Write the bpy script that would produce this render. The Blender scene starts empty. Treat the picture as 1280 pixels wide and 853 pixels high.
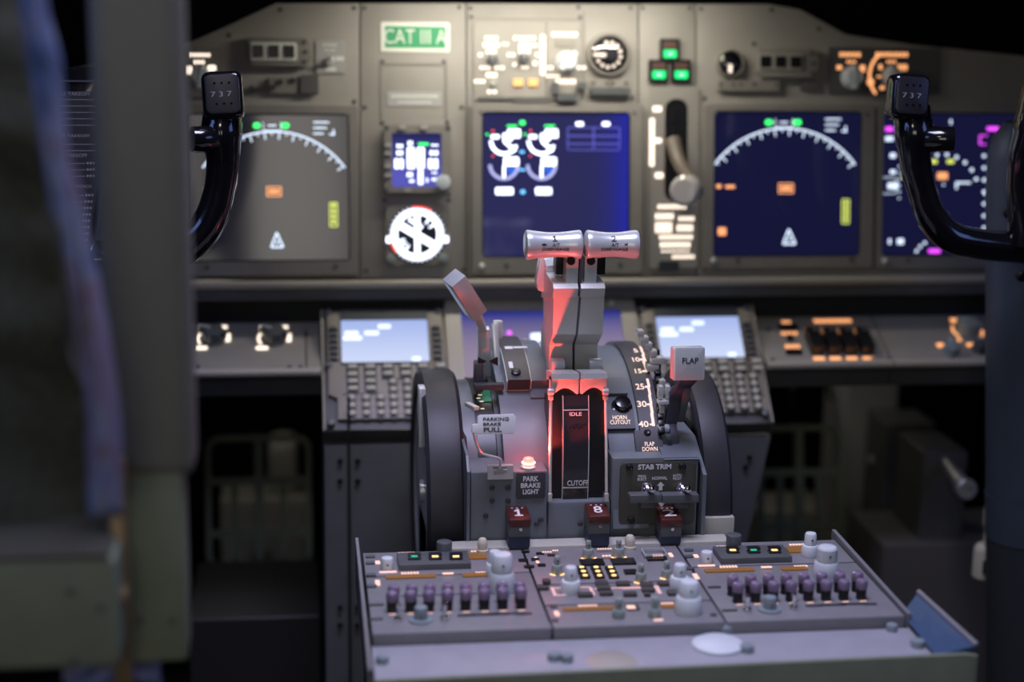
import bpy, bmesh, math, random
from mathutils import Matrix, Vector
random.seed(7)
PI = math.pi
# ------------------------------------------------------------------ camera
FPX = 2100.0
YAW, PIT, ROLL = math.radians(7.5), math.radians(12.9), 0.017
CAM = Vector((0, 0, 1.2))
sy, cy, sp, cp = math.sin(YAW), math.cos(YAW), math.sin(PIT), math.cos(PIT)
Fw = Vector((sy*cp, cy*cp, -sp)); R0 = Vector((cy, -sy, 0)); U0 = Vector((sy*sp, cy*sp, cp))
Rt = R0*math.cos(ROLL) + U0*math.sin(ROLL); Up = U0*math.cos(ROLL) - R0*math.sin(ROLL)
cd = bpy.data.cameras.new('camera'); cam = bpy.data.objects.new('camera', cd)
bpy.context.scene.collection.objects.link(cam)
cam.matrix_world = Matrix(((Rt.x, Up.x, -Fw.x, CAM.x), (Rt.y, Up.y, -Fw.y, CAM.y), (Rt.z, Up.z, -Fw.z, CAM.z), (0, 0, 0, 1)))
cd.sensor_width = 36; cd.lens = FPX*36/1280; cd.clip_start = .02
cd.dof.use_dof = True; cd.dof.focus_distance = 1.66; cd.dof.aperture_fstop = 2.0
bpy.context.scene.camera = cam

def ray(px, py): return Fw + Rt*((px-640)/FPX) - Up*((py-426.5)/FPX)
def ony(px, py, y): r = ray(px, py); return CAM + r*(y/r.y)
def onz(px, py, z): r = ray(px, py); return CAM + r*((z-CAM.z)/r.z)
def onx(px, py, x): r = ray(px, py); return CAM + r*(x/r.x)

COL = bpy.context.scene.collection
# ------------------------------------------------------------------ materials
def mat(name, col, rough=.5, metal=0., em=None, es=0., spec=.5, coat=0., noise=0., nscale=40., bump=0., alpha=None):
    m = bpy.data.materials.new(name); m.use_nodes = True
    nt = m.node_tree; b = nt.nodes['Principled BSDF']
    c = (*col, 1)
    b.inputs['Base Color'].default_value = c
    b.inputs['Roughness'].default_value = rough; b.inputs['Metallic'].default_value = metal
    b.inputs['Specular IOR Level'].default_value = spec; b.inputs['Coat Weight'].default_value = coat
    if em: b.inputs['Emission Color'].default_value = (*em, 1); b.inputs['Emission Strength'].default_value = es
    if noise or bump:
        tc = nt.nodes.new('ShaderNodeTexCoord'); n = nt.nodes.new('ShaderNodeTexNoise'); n.inputs['Scale'].default_value = nscale
        n.inputs['Detail'].default_value = 5
        nt.links.new(tc.outputs['Object'], n.inputs['Vector'])
        if noise:
            mp = nt.nodes.new('ShaderNodeMapRange'); mp.inputs['To Min'].default_value = 1-noise; mp.inputs['To Max'].default_value = 1+noise
            mp.inputs['From Min'].default_value = .3; mp.inputs['From Max'].default_value = .7
            vm = nt.nodes.new('ShaderNodeVectorMath'); vm.operation = 'SCALE'; vm.inputs[0].default_value = col
            nt.links.new(n.outputs['Fac'], mp.inputs['Value']); nt.links.new(mp.outputs['Result'], vm.inputs['Scale'])
            nt.links.new(vm.outputs['Vector'], b.inputs['Base Color'])
        if bump:
            bp = nt.nodes.new('ShaderNodeBump'); bp.inputs['Strength'].default_value = bump; bp.inputs['Distance'].default_value = .001
            nt.links.new(n.outputs['Fac'], bp.inputs['Height']); nt.links.new(bp.outputs['Normal'], b.inputs['Normal'])
    if alpha is not None: b.inputs['Alpha'].default_value = alpha
    return m
def glow(name, col, s): return mat(name, tuple(min(1, c*.5) for c in col), .5, em=col, es=s)
M = dict(
    panel=mat('panel_grey', (.30, .285, .255), .55, noise=.06, nscale=25, bump=.15),
    bezel=mat('bezel_grey', (.235, .22, .195), .5, noise=.05, nscale=60),
    dgrey=mat('dark_grey', (.10, .10, .10), .5, noise=.08), olive=mat('olive_panel', (.055, .055, .042), .45, noise=.05),
    oliveg=mat('olive_green_paint', (.19, .22, .155), .55, noise=.08, nscale=30),
    box=mat('quadrant_blue_grey', (.135, .155, .175), .42, noise=.05, nscale=50, bump=.1),
    boxd=mat('quadrant_dark_plate', (.045, .045, .05), .45, noise=.05),
    black=mat('black_plastic', (.008, .008, .01), .35), blackg=mat('black_gloss', (.006, .006, .008), .13, coat=.6),
    wheel=mat('wheel_black', (.020, .020, .024), .5, coat=0, noise=.1, nscale=80),
    void=mat('void_black', (.003, .003, .004), .9, spec=.05), carp=mat('floor_dark', (.012, .012, .013), .9, noise=.3, nscale=200),
    steel=mat('brushed_steel', (.66, .66, .62), .28, metal=.5, noise=.05), chrome=mat('chrome', (.8, .8, .8), .12, metal=1),
    alu=mat('aluminium_paint', (.64, .68, .66), .28, metal=.35, noise=.04, nscale=90), leverg=mat('lever_grey', (.55, .58, .54), .38, metal=.1, noise=.04),
    knob=mat('knob_pale_grey', (.64, .70, .72), .38, noise=.05), knobg=mat('knob_green_grey', (.28, .33, .31), .4),
    kdark=mat('knob_dark_grey', (.09, .10, .105), .4), knobs=mat('knob_slate', (.22, .27, .29), .4),
    purple=mat('clear_lilac_cap', (.22, .165, .26), .12, coat=.8), ped=mat('pedestal_grey', (.205, .205, .215), .42, noise=.06, nscale=60, bump=.1),
    pedk=mat('pedestal_key_dark', (.06, .06, .06), .4), cream=mat('cream_plastic', (.62, .58, .46), .4),
    beige=mat('beige_paint', (.46, .45, .38), .5, noise=.04), white=mat('white_plate', (.72, .72, .72), .35), paint_w=mat('white_lettering', (.75, .75, .75), .5),
    ink=mat('black_lettering', (.01, .01, .02), .5), brown=mat('dark_red_cap', (.075, .016, .012), .3, coat=.3),
    blue=mat('blue_side_light_tint', (.035, .075, .15), .5), bluegrey=mat('column_blue_grey', (.045, .06, .085), .45, noise=.05),  # flared side: blue window light put into the base colour
    screen=mat('screen_navy', (.004, .004, .012), .06, em=(.007, .0075, .036), es=1, spec=.55), screenl=mat('screen_washed', (.006, .006, .008), .12, em=(.006, .006, .012), es=1, spec=.8),
    screenk=mat('screen_black', (.006, .006, .007), .12), strip=mat('lip_trim', (.40, .37, .31), .35),
    fabric=mat('seat_fabric', (.045, .05, .038), .9, noise=.25, nscale=120, bump=.6), leather=mat('armrest_olive_vinyl', (.15, .148, .122), .55, noise=.05, nscale=60),
    tex=mat('keycap_tan', (.27, .24, .19), .45), dkblue=mat('dark_slate', (.03, .037, .045), .5),
    green_sign=mat('green_sign', (.02, .30, .12), .5), signw=mat('sign_white', (.75, .78, .70), .5), placard=mat('pale_placard', (.40, .40, .39), .5),
    gl_green=mat('green_scale', (.02, .22, .09), .5), red=mat('red_lamp_glass', (.6, .03, .02), .15, em=(1, .10, .08), es=6),
    tube=mat('silver_tube', (.45, .45, .43), .35, metal=.6), trim_brown=mat('console_black', (.018, .018, .018), .5),
    e_white=glow('legend_warm_white', (1, .84, .68), 1.7), e_wh=glow('symbol_white', (.70, .82, 1.0), 1.35), e_hot=glow('symbol_hot_white', (.80, .86, 1.0), 2.6),
    e_amb=glow('legend_amber', (1, .42, .17), 1.25), e_ambb=glow('legend_bright_amber', (1, .55, .22), 1.8), e_green=glow('symbol_green', (.05, 1, .18), 1.6),
    e_grn=glow('gear_lamp_green', (0, .85, .20), 1.0), e_mag=glow('symbol_magenta', (.85, .08, 1), 1.4), e_org=glow('symbol_orange', (1, .40, .16), 1.2),
    e_yel=glow('symbol_yellow', (.75, .85, .15), 1.1), e_red=glow('symbol_red', (1, .08, .06), 1.5), e_cyan=glow('symbol_cyan', (.15, .55, 1), 1.6),
    e_blue=glow('symbol_blue', (.10, .10, .55), .7), e_blub=glow('gauge_blue_fill', (.02, .10, .6), 1.), e_ped=glow('pedestal_legend', (1, .62, .50), .9),
    e_line=glow('pedestal_line', (.9, .55, .55), .55), e_amd=glow('dim_amber_display', (.45, .20, .04), .16), e_orl=glow('annunciator_amber', (1, .50, .18), 1.1),
    e_tail=glow('flap_scale_light', (1, .72, .60), .85), e_lcd=glow('lcd_blue_white', (.42, .53, .86), 1.0), e_gold=glow('key_backlight', (1, .62, .22), 1.6),
    e_gt=glow('green_tick', (.05, .8, .45), .35),
)
def lcd_grad(name, c0, c1, axis='X', lo=-.1, hi=.1, pw=1., rough=.06):
    """emission of a screen panel that brightens to one side"""
    m = mat(name, (.004, .004, .012), rough, em=c0, es=1)
    nt = m.node_tree; b = nt.nodes['Principled BSDF']
    tc = nt.nodes.new('ShaderNodeTexCoord'); sx = nt.nodes.new('ShaderNodeSeparateXYZ'); mr = nt.nodes.new('ShaderNodeMapRange')
    mr.inputs['From Min'].default_value = lo; mr.inputs['From Max'].default_value = hi
    pwn = nt.nodes.new('ShaderNodeMath'); pwn.operation = 'POWER'; pwn.inputs[1].default_value = pw
    mx = nt.nodes.new('ShaderNodeMix'); mx.data_type = 'RGBA'; mx.inputs[6].default_value = (*c0, 1); mx.inputs[7].default_value = (*c1, 1)
    nt.links.new(tc.outputs['Object'], sx.inputs[0]); nt.links.new(sx.outputs[axis], mr.inputs['Value']); nt.links.new(mr.outputs[0], pwn.inputs[0])
    nt.links.new(pwn.outputs[0], mx.inputs[0]); nt.links.new(mx.outputs[2], b.inputs['Emission Color'])
    return m
M['screenc'] = lcd_grad('engine_screen', (.024, .024, .092), (.016, .022, .42), 'X', .02, .092, 3.0)
M['lcd'] = lcd_grad('lcd_panel', (.62, .70, .95), (.30, .40, .80), 'Y', .09, .16)
def glassmat():
    m = bpy.data.materials.new('cover_glass'); m.use_nodes = True; nt = m.node_tree; nt.nodes.clear()
    o = nt.nodes.new('ShaderNodeOutputMaterial'); mx = nt.nodes.new('ShaderNodeMixShader'); t = nt.nodes.new('ShaderNodeBsdfTransparent')
    g = nt.nodes.new('ShaderNodeBsdfGlossy'); g.inputs['Roughness'].default_value = .03; fr = nt.nodes.new('ShaderNodeFresnel'); fr.inputs['IOR'].default_value = 1.9
    nt.links.new(fr.outputs[0], mx.inputs[0]); nt.links.new(t.outputs[0], mx.inputs[1]); nt.links.new(g.outputs[0], mx.inputs[2]); nt.links.new(mx.outputs[0], o.inputs[0])
    return m
M['glass'] = glassmat()

# ------------------------------------------------------------------ mesh builder (vertices kept in world space until build)
I4 = Matrix.Identity(4)
def T(x, y=0, z=0): return Matrix.Translation((x, y, z))
def Rx(a): return Matrix.Rotation(math.radians(a), 4, 'X')
def Ry(a): return Matrix.Rotation(math.radians(a), 4, 'Y')
def Rz(a): return Matrix.Rotation(math.radians(a), 4, 'Z')
class MB:
    def __init__(s, M0=None): s.bm = bmesh.new(); s.M = M0.copy() if M0 else I4.copy()
    def _add(s, b, X=None):
        m = s.M @ X if X else s.M
        b.transform(m); me = bpy.data.meshes.new('tmp'); b.to_mesh(me); b.free(); s.bm.from_mesh(me); bpy.data.meshes.remove(me); return s
    def box(s, c, d, bev=0., seg=2, X=None, taper=None):
        b = bmesh.new(); bmesh.ops.create_cube(b, size=1)
        for v in b.verts:
            k = taper if (taper and v.co.z > 0) else (1, 1)
            v.co = Vector((v.co.x*d[0]*k[0], v.co.y*d[1]*k[1], v.co.z*d[2]))
        if bev: bmesh.ops.bevel(b, geom=b.edges[:], offset=min(bev, min(d)*.49), segments=seg, profile=.6, affect='EDGES', clamp_overlap=True)
        bmesh.ops.translate(b, vec=Vector(c), verts=b.verts)
        return s._add(b, X)
    def prism(s, pts, z0, z1, bev=0., seg=2, X=None):
        b = bmesh.new(); vs = [b.verts.new((p[0], p[1], z0)) for p in pts]; fc = b.faces.new(vs)
        if fc.normal.z > 0 or (fc.normal_update() or fc.normal.z > 0): fc.normal_flip()
        r = bmesh.ops.extrude_face_region(b, geom=[fc]); nv = [g for g in r['geom'] if isinstance(g, bmesh.types.BMVert)]
        bmesh.ops.translate(b, vec=(0, 0, z1-z0), verts=nv)
        bmesh.ops.recalc_face_normals(b, faces=b.faces)
        if bev:
            top = [e for e in b.edges if all(abs(v.co.z-z1) < 1e-7 for v in e.verts)]
            bmesh.ops.bevel(b, geom=top, offset=bev, segments=seg, profile=.6, affect='EDGES', clamp_overlap=True)
        return s._add(b, X)
    def rrect(s, x0, y0, x1, y1, z0, z1, r=.002, bev=0., X=None, n=4):
        if x1 < x0: x0, x1 = x1, x0
        if y1 < y0: y0, y1 = y1, y0
        return s.prism(rr(x0, y0, x1, y1, r, n), z0, z1, bev, X=X)
    def ring(s, outer, inner, z0, z1, X=None):
        """plate with one hole; both loops same length"""
        b = bmesh.new(); n = len(outer)
        L = [[b.verts.new((p[0], p[1], z)) for p in loop] for loop in (outer, inner) for z in (z0, z1)]
        ob, ot, ib, it = L
        for i in range(n):
            j = (i+1) % n
            b.faces.new((ot[i], ot[j], it[j], it[i])); b.faces.new((ob[j], ob[i], ib[i], ib[j]))
            b.faces.new((ob[i], ob[j], ot[j], ot[i])); b.faces.new((ib[j], ib[i], it[i], it[j]))
        bmesh.ops.recalc_face_normals(b, faces=b.faces)
        return s._add(b, X)
    def lathe(s, prof, seg=24, X=None):
        b = bmesh.new(); rows = []
        for r, z in prof:
            if r < 1e-6: rows.append([b.verts.new((0, 0, z))])
            else: rows.append([b.verts.new((r*math.cos(2*PI*k/seg), r*math.sin(2*PI*k/seg), z)) for k in range(seg)])
        for a, c in zip(rows, rows[1:]):
            for k in range(seg):
                l = (k+1) % seg
                if len(a) == 1 and len(c) == 1: continue
                if len(a) == 1: b.faces.new((a[0], c[l], c[k]))
                elif len(c) == 1: b.faces.new((a[k], a[l], c[0]))
                else: b.faces.new((a[k], a[l], c[l], c[k]))
        for row, f in ((rows[0], -1), (rows[-1], 1)):
            if len(row) > 2: b.faces.new(row)
        bmesh.ops.recalc_face_normals(b, faces=b.faces)
        return s._add(b, X)
    def cyl(s, c, r, h, seg=24, bev=0., r2=None, X=None):
        r2 = r if r2 is None else r2; bv = bev
        prof = [(r, 0), (r2, h)] if not bv else [(r-bv*.5, 0), (r, bv*.5), (r2, h-bv), (r2-bv*.3, h-bv*.3), (r2-bv, h)]
        return s.lathe(prof, seg, (X or I4) @ T(*c))
    def tube(s, pts, rad, seg=12, flat=None, X=None, sub=6, cap=True):
        P = [Vector(p) for p in pts]; Rr = [rad]*len(P) if isinstance(rad, (int, float)) else list(rad)
        if sub and len(P) > 2:
            Q, RR = [], []
            for i in range(len(P)-1):
                p0 = P[max(i-1, 0)]; p1 = P[i]; p2 = P[i+1]; p3 = P[min(i+2, len(P)-1)]
                for k in range(sub):
                    t = k/sub
                    Q.append(.5*((2*p1)+(p2-p0)*t+(2*p0-5*p1+4*p2-p3)*t*t+(3*p1-p0-3*p2+p3)*t**3)); RR.append(Rr[i]*(1-t)+Rr[i+1]*t)
            Q.append(P[-1]); RR.append(Rr[-1]); P, Rr = Q, RR
        b = bmesh.new(); rows = []; up = Vector((0, 1, 0)); prev = None
        for i, p in enumerate(P):
            d = (P[min(i+1, len(P)-1)]-P[max(i-1, 0)]).normalized()
            if prev is None:
                a = up if abs(d.dot(up)) < .9 else Vector((1, 0, 0)); n1 = (a-d*a.dot(d)).normalized()
            else: n1 = (prev-d*prev.dot(d)).normalized()
            prev = n1; n2 = d.cross(n1); fl = flat or 1
            rows.append([b.verts.new(p+n1*(Rr[i]*fl*math.cos(2*PI*k/seg))+n2*(Rr[i]*math.sin(2*PI*k/seg))) for k in range(seg)])
        for a, c in zip(rows, rows[1:]):
            for k in range(seg): l = (k+1) % seg; b.faces.new((a[k], a[l], c[l], c[k]))
        if cap: b.faces.new(rows[0]); b.faces.new(rows[-1])
        bmesh.ops.recalc_face_normals(b, faces=b.faces)
        return s._add(b, X)
    def text(s, body, x0, y0, x1, y1, z=0., h=.0003, X=None, bold=0.):
        """lettering stretched to fill a rectangle"""
        c = bpy.data.curves.new('t', 'FONT'); c.body = body; c.size = 1; c.align_x = 'CENTER'; c.space_line = .85
        c.resolution_u = 3; c.offset = bold; c.extrude = .01
        o = bpy.data.objects.new('t', c); COL.objects.link(o); bpy.context.view_layer.update()
        me = bpy.data.meshes.new_from_object(o.evaluated_get(bpy.context.evaluated_depsgraph_get()))
        bpy.data.objects.remove(o); bpy.data.curves.remove(c)
        b = bmesh.new(); b.from_mesh(me); bpy.data.meshes.remove(me)
        xs = [v.co.x for v in b.verts]; ys = [v.co.y for v in b.verts]
        ax, bx, ay, by = min(xs), max(xs), min(ys), max(ys)
        for v in b.verts:
            v.co = Vector((x0+(v.co.x-ax)/(bx-ax)*(x1-x0), y0+(v.co.y-ay)/(by-ay)*(y1-y0), z+(h if v.co.z > 0 else 0)))
        return s._add(b, X)
    def one(s, x0, y0, x1, y1, z=0., h=.0003, X=None):
        """a numeral 1 with flag and foot"""
        w = x1-x0; k = y1-y0; c = (x0+x1)/2
        s.prism([(x0, y0), (x1, y0), (x1, y0+k*.16), (c+w*.17, y0+k*.16), (c+w*.17, y1), (c-w*.1, y1), (x0+w*.05, y1-k*.2), (x0+w*.05, y1-k*.36), (c-w*.17, y1-k*.24), (c-w*.17, y0+k*.16), (x0, y0+k*.16)], z, z+h, X=X)
    def arcplate(s, piv, Ro, Ri, a0, a1, x0, x1, n=24):
        """piece of a drum around an axis parallel to x; angle 0 faces aft, 90 is the top"""
        b = bmesh.new(); rows = []
        for i in range(n+1):
            a = math.radians(a0+(a1-a0)*i/n); c, sn = math.cos(a), math.sin(a)
            rows.append([b.verts.new((x, piv[0]-r*c, piv[1]+r*sn)) for x, r in ((x0, Ri), (x0, Ro), (x1, Ro), (x1, Ri))])
        for a, c in zip(rows, rows[1:]):
            for k in range(4): l = (k+1) % 4; b.faces.new((a[k], a[l], c[l], c[k]))
        b.faces.new(rows[0]); b.faces.new(rows[-1]); bmesh.ops.recalc_face_normals(b, faces=b.faces)
        return s._add(b)
    def sheet(s, fn, nu, nv):
        b = bmesh.new(); g = [[b.verts.new(fn(i/nu, j/nv)) for j in range(nv+1)] for i in range(nu+1)]
        for i in range(nu):
            for j in range(nv): b.faces.new((g[i][j], g[i+1][j], g[i+1][j+1], g[i][j+1]))
        return s._add(b)
    def build(s, name, mt, parent=None, W=None, label=None, ang=32):
        """W: world matrix of the root the vertices are made local to"""
        W = W or I4
        s.bm.transform(W.inverted()); me = bpy.data.meshes.new(name); s.bm.to_mesh(me); s.bm.free()
        me.materials.append(M[mt] if isinstance(mt, str) else mt)
        for p in me.polygons: p.use_smooth = True
        me.set_sharp_from_angle(angle=math.radians(ang))
        o = bpy.data.objects.new(name, me); COL.objects.link(o)
        if parent: o.parent = parent
        else: o.matrix_world = W
        if label: o['label'] = label
        return o
def rr(x0, y0, x1, y1, r, n=4):
    r = min(r, abs(x1-x0)*.499, abs(y1-y0)*.499); P = []
    for cx, cy_, a in ((x1-r, y1-r, 0), (x0+r, y1-r, 90), (x0+r, y0+r, 180), (x1-r, y0+r, 270)):
        for k in range(n+1): t = math.radians(a+90*k/n); P.append((cx+r*math.cos(t), cy_+r*math.sin(t)))
    return P
def tag(o, label, cat, group=None, kind=None):
    o['label'] = label; o['category'] = cat
    if group: o['group'] = group
    if kind: o['kind'] = kind
    return o
WHOLE = {'lettering', 'number', 'printed_line', 'backing_frame', 'lattice_frame', 'strip_border', 'key_socket_groove', 'edge_glint', 'web', 'knob_skirt', 'selector_knob', 'toggle', 'engraved_line', 'flap_scale_plate', 'bulb_ring', 'pointer_line', 'seat_back', 'compass_card', 'dial_marking', 'seam_strip', 'light_outline', 'lit_ring', 'screw_slot', 'arm', 'inner_blade'}
MARKS = {'legend', 'engine_dial', 'green_readout', 'red_limit_mark', 'blue_caption', 'dial_ring', 'dial_fill', 'message_grid', 'white_scale', 'magenta_numeral', 'yellow_mark', 'warning_flag', 'figures', 'map_symbol', 'track_symbol', 'range_flag', 'text_line', 'white_shapes', 'scale_line', 'scale_mark', 'compass_arc'}
def split(mb, gap):
    """each separate piece becomes a part of its own; touching shapes stay together"""
    bm = mb.bm; bm.verts.ensure_lookup_table(); n = len(bm.verts); par = list(range(n))
    for i, v in enumerate(bm.verts): v.index = i
    def find(i):
        while par[i] != i: par[i] = par[par[i]]; i = par[i]
        return i
    for e in bm.edges:
        x, y = find(e.verts[0].index), find(e.verts[1].index)
        if x != y: par[x] = y
    isl = {}
    for i in range(n): isl.setdefault(find(i), []).append(i)
    ks = list(isl)
    if len(ks) < 2 or len(ks) > 260: return [mb]
    bb = {}
    for k in ks:
        c = [bm.verts[i].co for i in isl[k]]; bb[k] = [(min(p[j] for p in c)-gap/2, max(p[j] for p in c)+gap/2) for j in range(3)]
    cp_ = {k: k for k in ks}
    def f2(k):
        while cp_[k] != k: k = cp_[k]
        return k
    ch = True
    while ch:
        ch = False; reps = [k for k in ks if cp_[k] == k]
        for i, p in enumerate(reps):
            if cp_[p] != p: continue
            for q in reps[i+1:]:
                if cp_[q] != q: continue
                if all(bb[p][j][0] <= bb[q][j][1] and bb[q][j][0] <= bb[p][j][1] for j in range(3)):
                    cp_[q] = p; bb[p] = [(min(bb[p][j][0], bb[q][j][0]), max(bb[p][j][1], bb[q][j][1])) for j in range(3)]; ch = True
    reps = [k for k in ks if cp_[k] == k]
    if len(reps) < 2 or len(reps) > 90: return [mb]
    gid = {k: reps.index(f2(k)) for k in ks}; vg = [gid[find(i)] for i in range(n)]; out = []
    nb = [bmesh.new() for _ in reps]; mp = [None]*n
    for i in range(n): mp[i] = nb[vg[i]].verts.new(bm.verts[i].co)
    for f in bm.faces:
        vs = [mp[v.index] for v in f.verts]
        try: nb[vg[f.verts[0].index]].faces.new(vs)
        except ValueError: pass
    bm.free()
    for x in nb: m = MB(); m.bm.free(); m.bm = x; out.append(m)
    return out
class Thing:
    def __init__(s, name, label, cat, W, group=None):
        s.W = W.copy(); s.o = bpy.data.objects.new(name, None); COL.objects.link(s.o); s.o.matrix_world = s.W; s.o.empty_display_size = .01
        tag(s.o, label, cat, group)
    def part(s, name, mb, mt, parent=None, label=None, ang=32, gap=None):
        if name in WHOLE: gs = [mb]
        else: gs = split(mb, gap if gap is not None else (.0016 if name in MARKS else .0003))
        return [g.build(name, mt, parent or s.o, s.W, label, ang) for g in gs][0]
    def copypart(s, o, W): # another of the same part, moved by world matrix W
        c = o.copy(); COL.objects.link(c); c.parent = s.o; c.matrix_basis = s.W.inverted() @ W @ s.W; return c
def top(name, label, cat, mb, mt, W, group=None, ang=32): return tag(mb.build(name, mt, None, W, ang=ang), label, cat, group)
def struct(name, mb, mt): o = mb.build(name, mt); o['kind'] = 'structure'; return o
class Fr:
    """a real panel plane: local x right, y up along it, z out of it"""
    def __init__(s, y, z, tilt):
        s.M = T(0, y, z) @ Rx(tilt); s.inv = s.M.inverted()
    def at(s, px, py, h=0.):
        r = ray(px, py); o = s.inv @ CAM; d = s.inv.to_3x3() @ r; t = (h-o.z)/d.z; p = o+d*t; return p.x, p.y
    def rect(s, a, b, c, d, h=0.):
        m = s.at((a+c)/2, (b+d)/2, h); x0 = s.at(a, (b+d)/2, h)[0]; x1 = s.at(c, (b+d)/2, h)[0]; y1 = s.at((a+c)/2, b, h)[1]; y0 = s.at((a+c)/2, d, h)[1]
        return x0, y0, x1, y1
    def W(s, px, py): u = s.at(px, py); return s.M @ T(u[0], u[1], 0)
def frame_through(pt, pb):
    d = pt-pb; return Fr(pb.y, pb.z, math.degrees(math.atan2(d.z, d.y)))
MP = Fr(2.0, 1.03, 82)                                        # main instrument panel
CDF = frame_through(ony(665, 386, 1.965), ony(665, 535, 1.85)) # sloping forward console
SPF = frame_through(ony(665, 400, 1.985), ony(665, 461, 1.90)) # side shelf panels
QF = Fr(1.55, .66, 90)                                        # aft face of the throttle quadrant
PD = Fr(0, .64, 0)                                          # pedestal top
print('CD tilt', CDF.M.to_euler().x*57.3, 'SP', SPF.M.to_euler().x*57.3)

def bar(mb, F, a, b, c, d, z=.0008, h=.0004, r=.0012):
    x0, y0, x1, y1 = F.rect(a, b, c, d); mb.rrect(x0, y0, x1, y1, z, z+h, r)
def shrink(a, b, c, d, k=1.5):
    kx = min(k, (c-a)*.28); ky = min(k, (d-b)*.28); return a+kx, b+ky, c-kx, d-ky
def word(mb, F, a, b, c, d, n=4, z=.0008, h=.0004):
    if F is MP or F is SPF: a, b, c, d = shrink(a, b, c, d, .8)
    """an unreadable legend: a row of small strokes"""
    x0, y0, x1, y1 = F.rect(a, b, c, d); w = (x1-x0)/n
    for k in range(n):
        mb.rrect(x0+k*w+w*.13, y0, x0+(k+1)*w-w*.13, y1, z, z+h, .0008, n=2)
def arc2(mb, cx, cy_, r0, r1, a0, a1, z, h=.0004, n=40):
    pts = [(cx+r1*math.cos(math.radians(a0+(a1-a0)*k/n)), cy_+r1*math.sin(math.radians(a0+(a1-a0)*k/n))) for k in range(n+1)]
    pts += [(cx+r0*math.cos(math.radians(a1+(a0-a1)*k/n)), cy_+r0*math.sin(math.radians(a1+(a0-a1)*k/n))) for k in range(n+1)]
    mb.prism(pts, z, z+h)
def line2(mb, x0, y0, x1, y1, w, z, h=.0004):
    d = Vector((x1-x0, y1-y0)).normalized(); nx, ny = -d.y*w/2, d.x*w/2
    mb.prism([(x0+nx, y0+ny), (x0-nx, y0-ny), (x1-nx, y1-ny), (x1+nx, y1+ny)], z, z+h)
def screws(th, F, pts, r=.0028, z=0., mt='dgrey', h=.0012, name='screw'):
    first = None
    for a, b in pts:
        u, v = F.at(a, b)
        if first is None:
            mb = MB(F.M); mb.cyl((u, v, z), r, h, 12, .0004); mb.box((u, v, z+h), (r*1.3, r*.25, .0003)); first = th.part(name, mb, mt); base = (u, v)
        else: th.copypart(first, F.M @ T(u-base[0], v-base[1]) @ F.M.inverted())

# ================================================================== SETTING
mb = MB(); mb.box((.3, .8, -.05), (4, 5, .1)); struct('floor', mb, 'carp')
mb = MB(); mb.box((.28, 2.75, 1.1), (3.4, .08, 2.4)); struct('wall_front', mb, 'void')
mb = MB(); mb.box((-1.30, .9, 1.1), (.08, 3.8, 2.4)); struct('wall_left', mb, 'dgrey')
mb = MB(); mb.box((1.86, .9, 1.1), (.08, 3.8, 2.4)); struct('wall_right', mb, 'dgrey')
mb = MB(); mb.box((.28, -1.3, 1.1), (3.4, .08, 2.4)); struct('wall_back', mb, 'dgrey')
mb = MB(); mb.box((.28, .7, 2.32), (3.4, 4.2, .06)); struct('ceiling', mb, 'dgrey')

# ================================================================== MAIN PANEL
def pxpoly(F, pts, h=0): return [F.at(a, b, h) for a, b in pts]
th = Thing('instrument_panel', 'large grey instrument panel sheet carrying the display screens, floodlit from above', 'instrument panel', MP.W(640, 345))
secs = [[(-160, 150), (60, 92), (239, 52), (285, 32), (345, 4), (449.2, 4), (449.2, 348), (-160, 352)],
        [(450.8, 4), (582.2, 4), (582.2, 348), (450.8, 348)],
        [(583.8, 4), (797.2, 5), (797.2, 347), (583.8, 347)],
        [(798.8, 5), (869.2, 5), (869.2, 346), (798.8, 346)],
        [(870.8, 5), (960, 5), (1001, 12), (1057, 43), (1142, 56), (1280, 70), (1420, 92), (1420, 346), (870.8, 346)]]
for s_ in secs:
    mb = MB(MP.M); mb.prism(pxpoly(MP, s_), -.004, 0, .0006); th.part('panel_section', mb, 'panel')
mb = MB(MP.M); mb.prism(pxpoly(MP, [(-160, 155), (60, 97), (239, 57), (345, 9), (960, 9), (1057, 47), (1280, 75), (1420, 97), (1420, 340), (-160, 345)]), -.03, -.006); th.part('backing_frame', mb, 'dgrey')
screws(th, MP, [(443, 10), (456, 10), (574, 9), (588, 10), (723, 9), (788, 10), (803, 10), (862, 10), (876, 11), (964, 12), (443, 127), (456, 134), (577, 134), (790, 122), (880, 123), (589, 21), (725, 22), (287, 44), (351, 12), (478, 77), (555, 77), (478, 153), (559, 153), (481, 250), (561, 250), (458, 338), (580, 337), (815, 115), (858, 114), (817, 232), (880, 338), (1023, 36), (942, 55)], .0027)
# raised rims beside the screens and under them
mb = MB(MP.M)
for a, b, c, d in [(585, 22, 727, 26), (728, 14, 731, 120), (475, 82, 478, 148), (556, 82, 559, 148), (475, 79, 559, 82)]:
    x0, y0, x1, y1 = MP.rect(a, b, c, d); mb.rrect(x0, y0, x1, y1, 0, .0009, .0005)
th.part('seam_strip', mb, 'bezel')
# ledge below
th = Thing('panel_ledge', 'long horizontal grey lip running below the instrument panel', 'ledge', T(.28, 1.9, .8))
yl = 1.955; pz = ony(640, 354, yl).z
mb = MB(); mb.tube([(-.75, yl, pz), (1.3, yl, pz)], .0052, 12, sub=0); th.part('lip', mb, 'strip')
mb = MB(); mb.box((.28, 1.985, pz-.012), (2.1, .055, .016), .003); th.part('shelf', mb, 'dgrey')
mb = MB(); mb.box((.28, 2.03, pz-.055), (2.1, .02, .085)); th.part('recess_wall', mb, 'dkblue')
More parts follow.
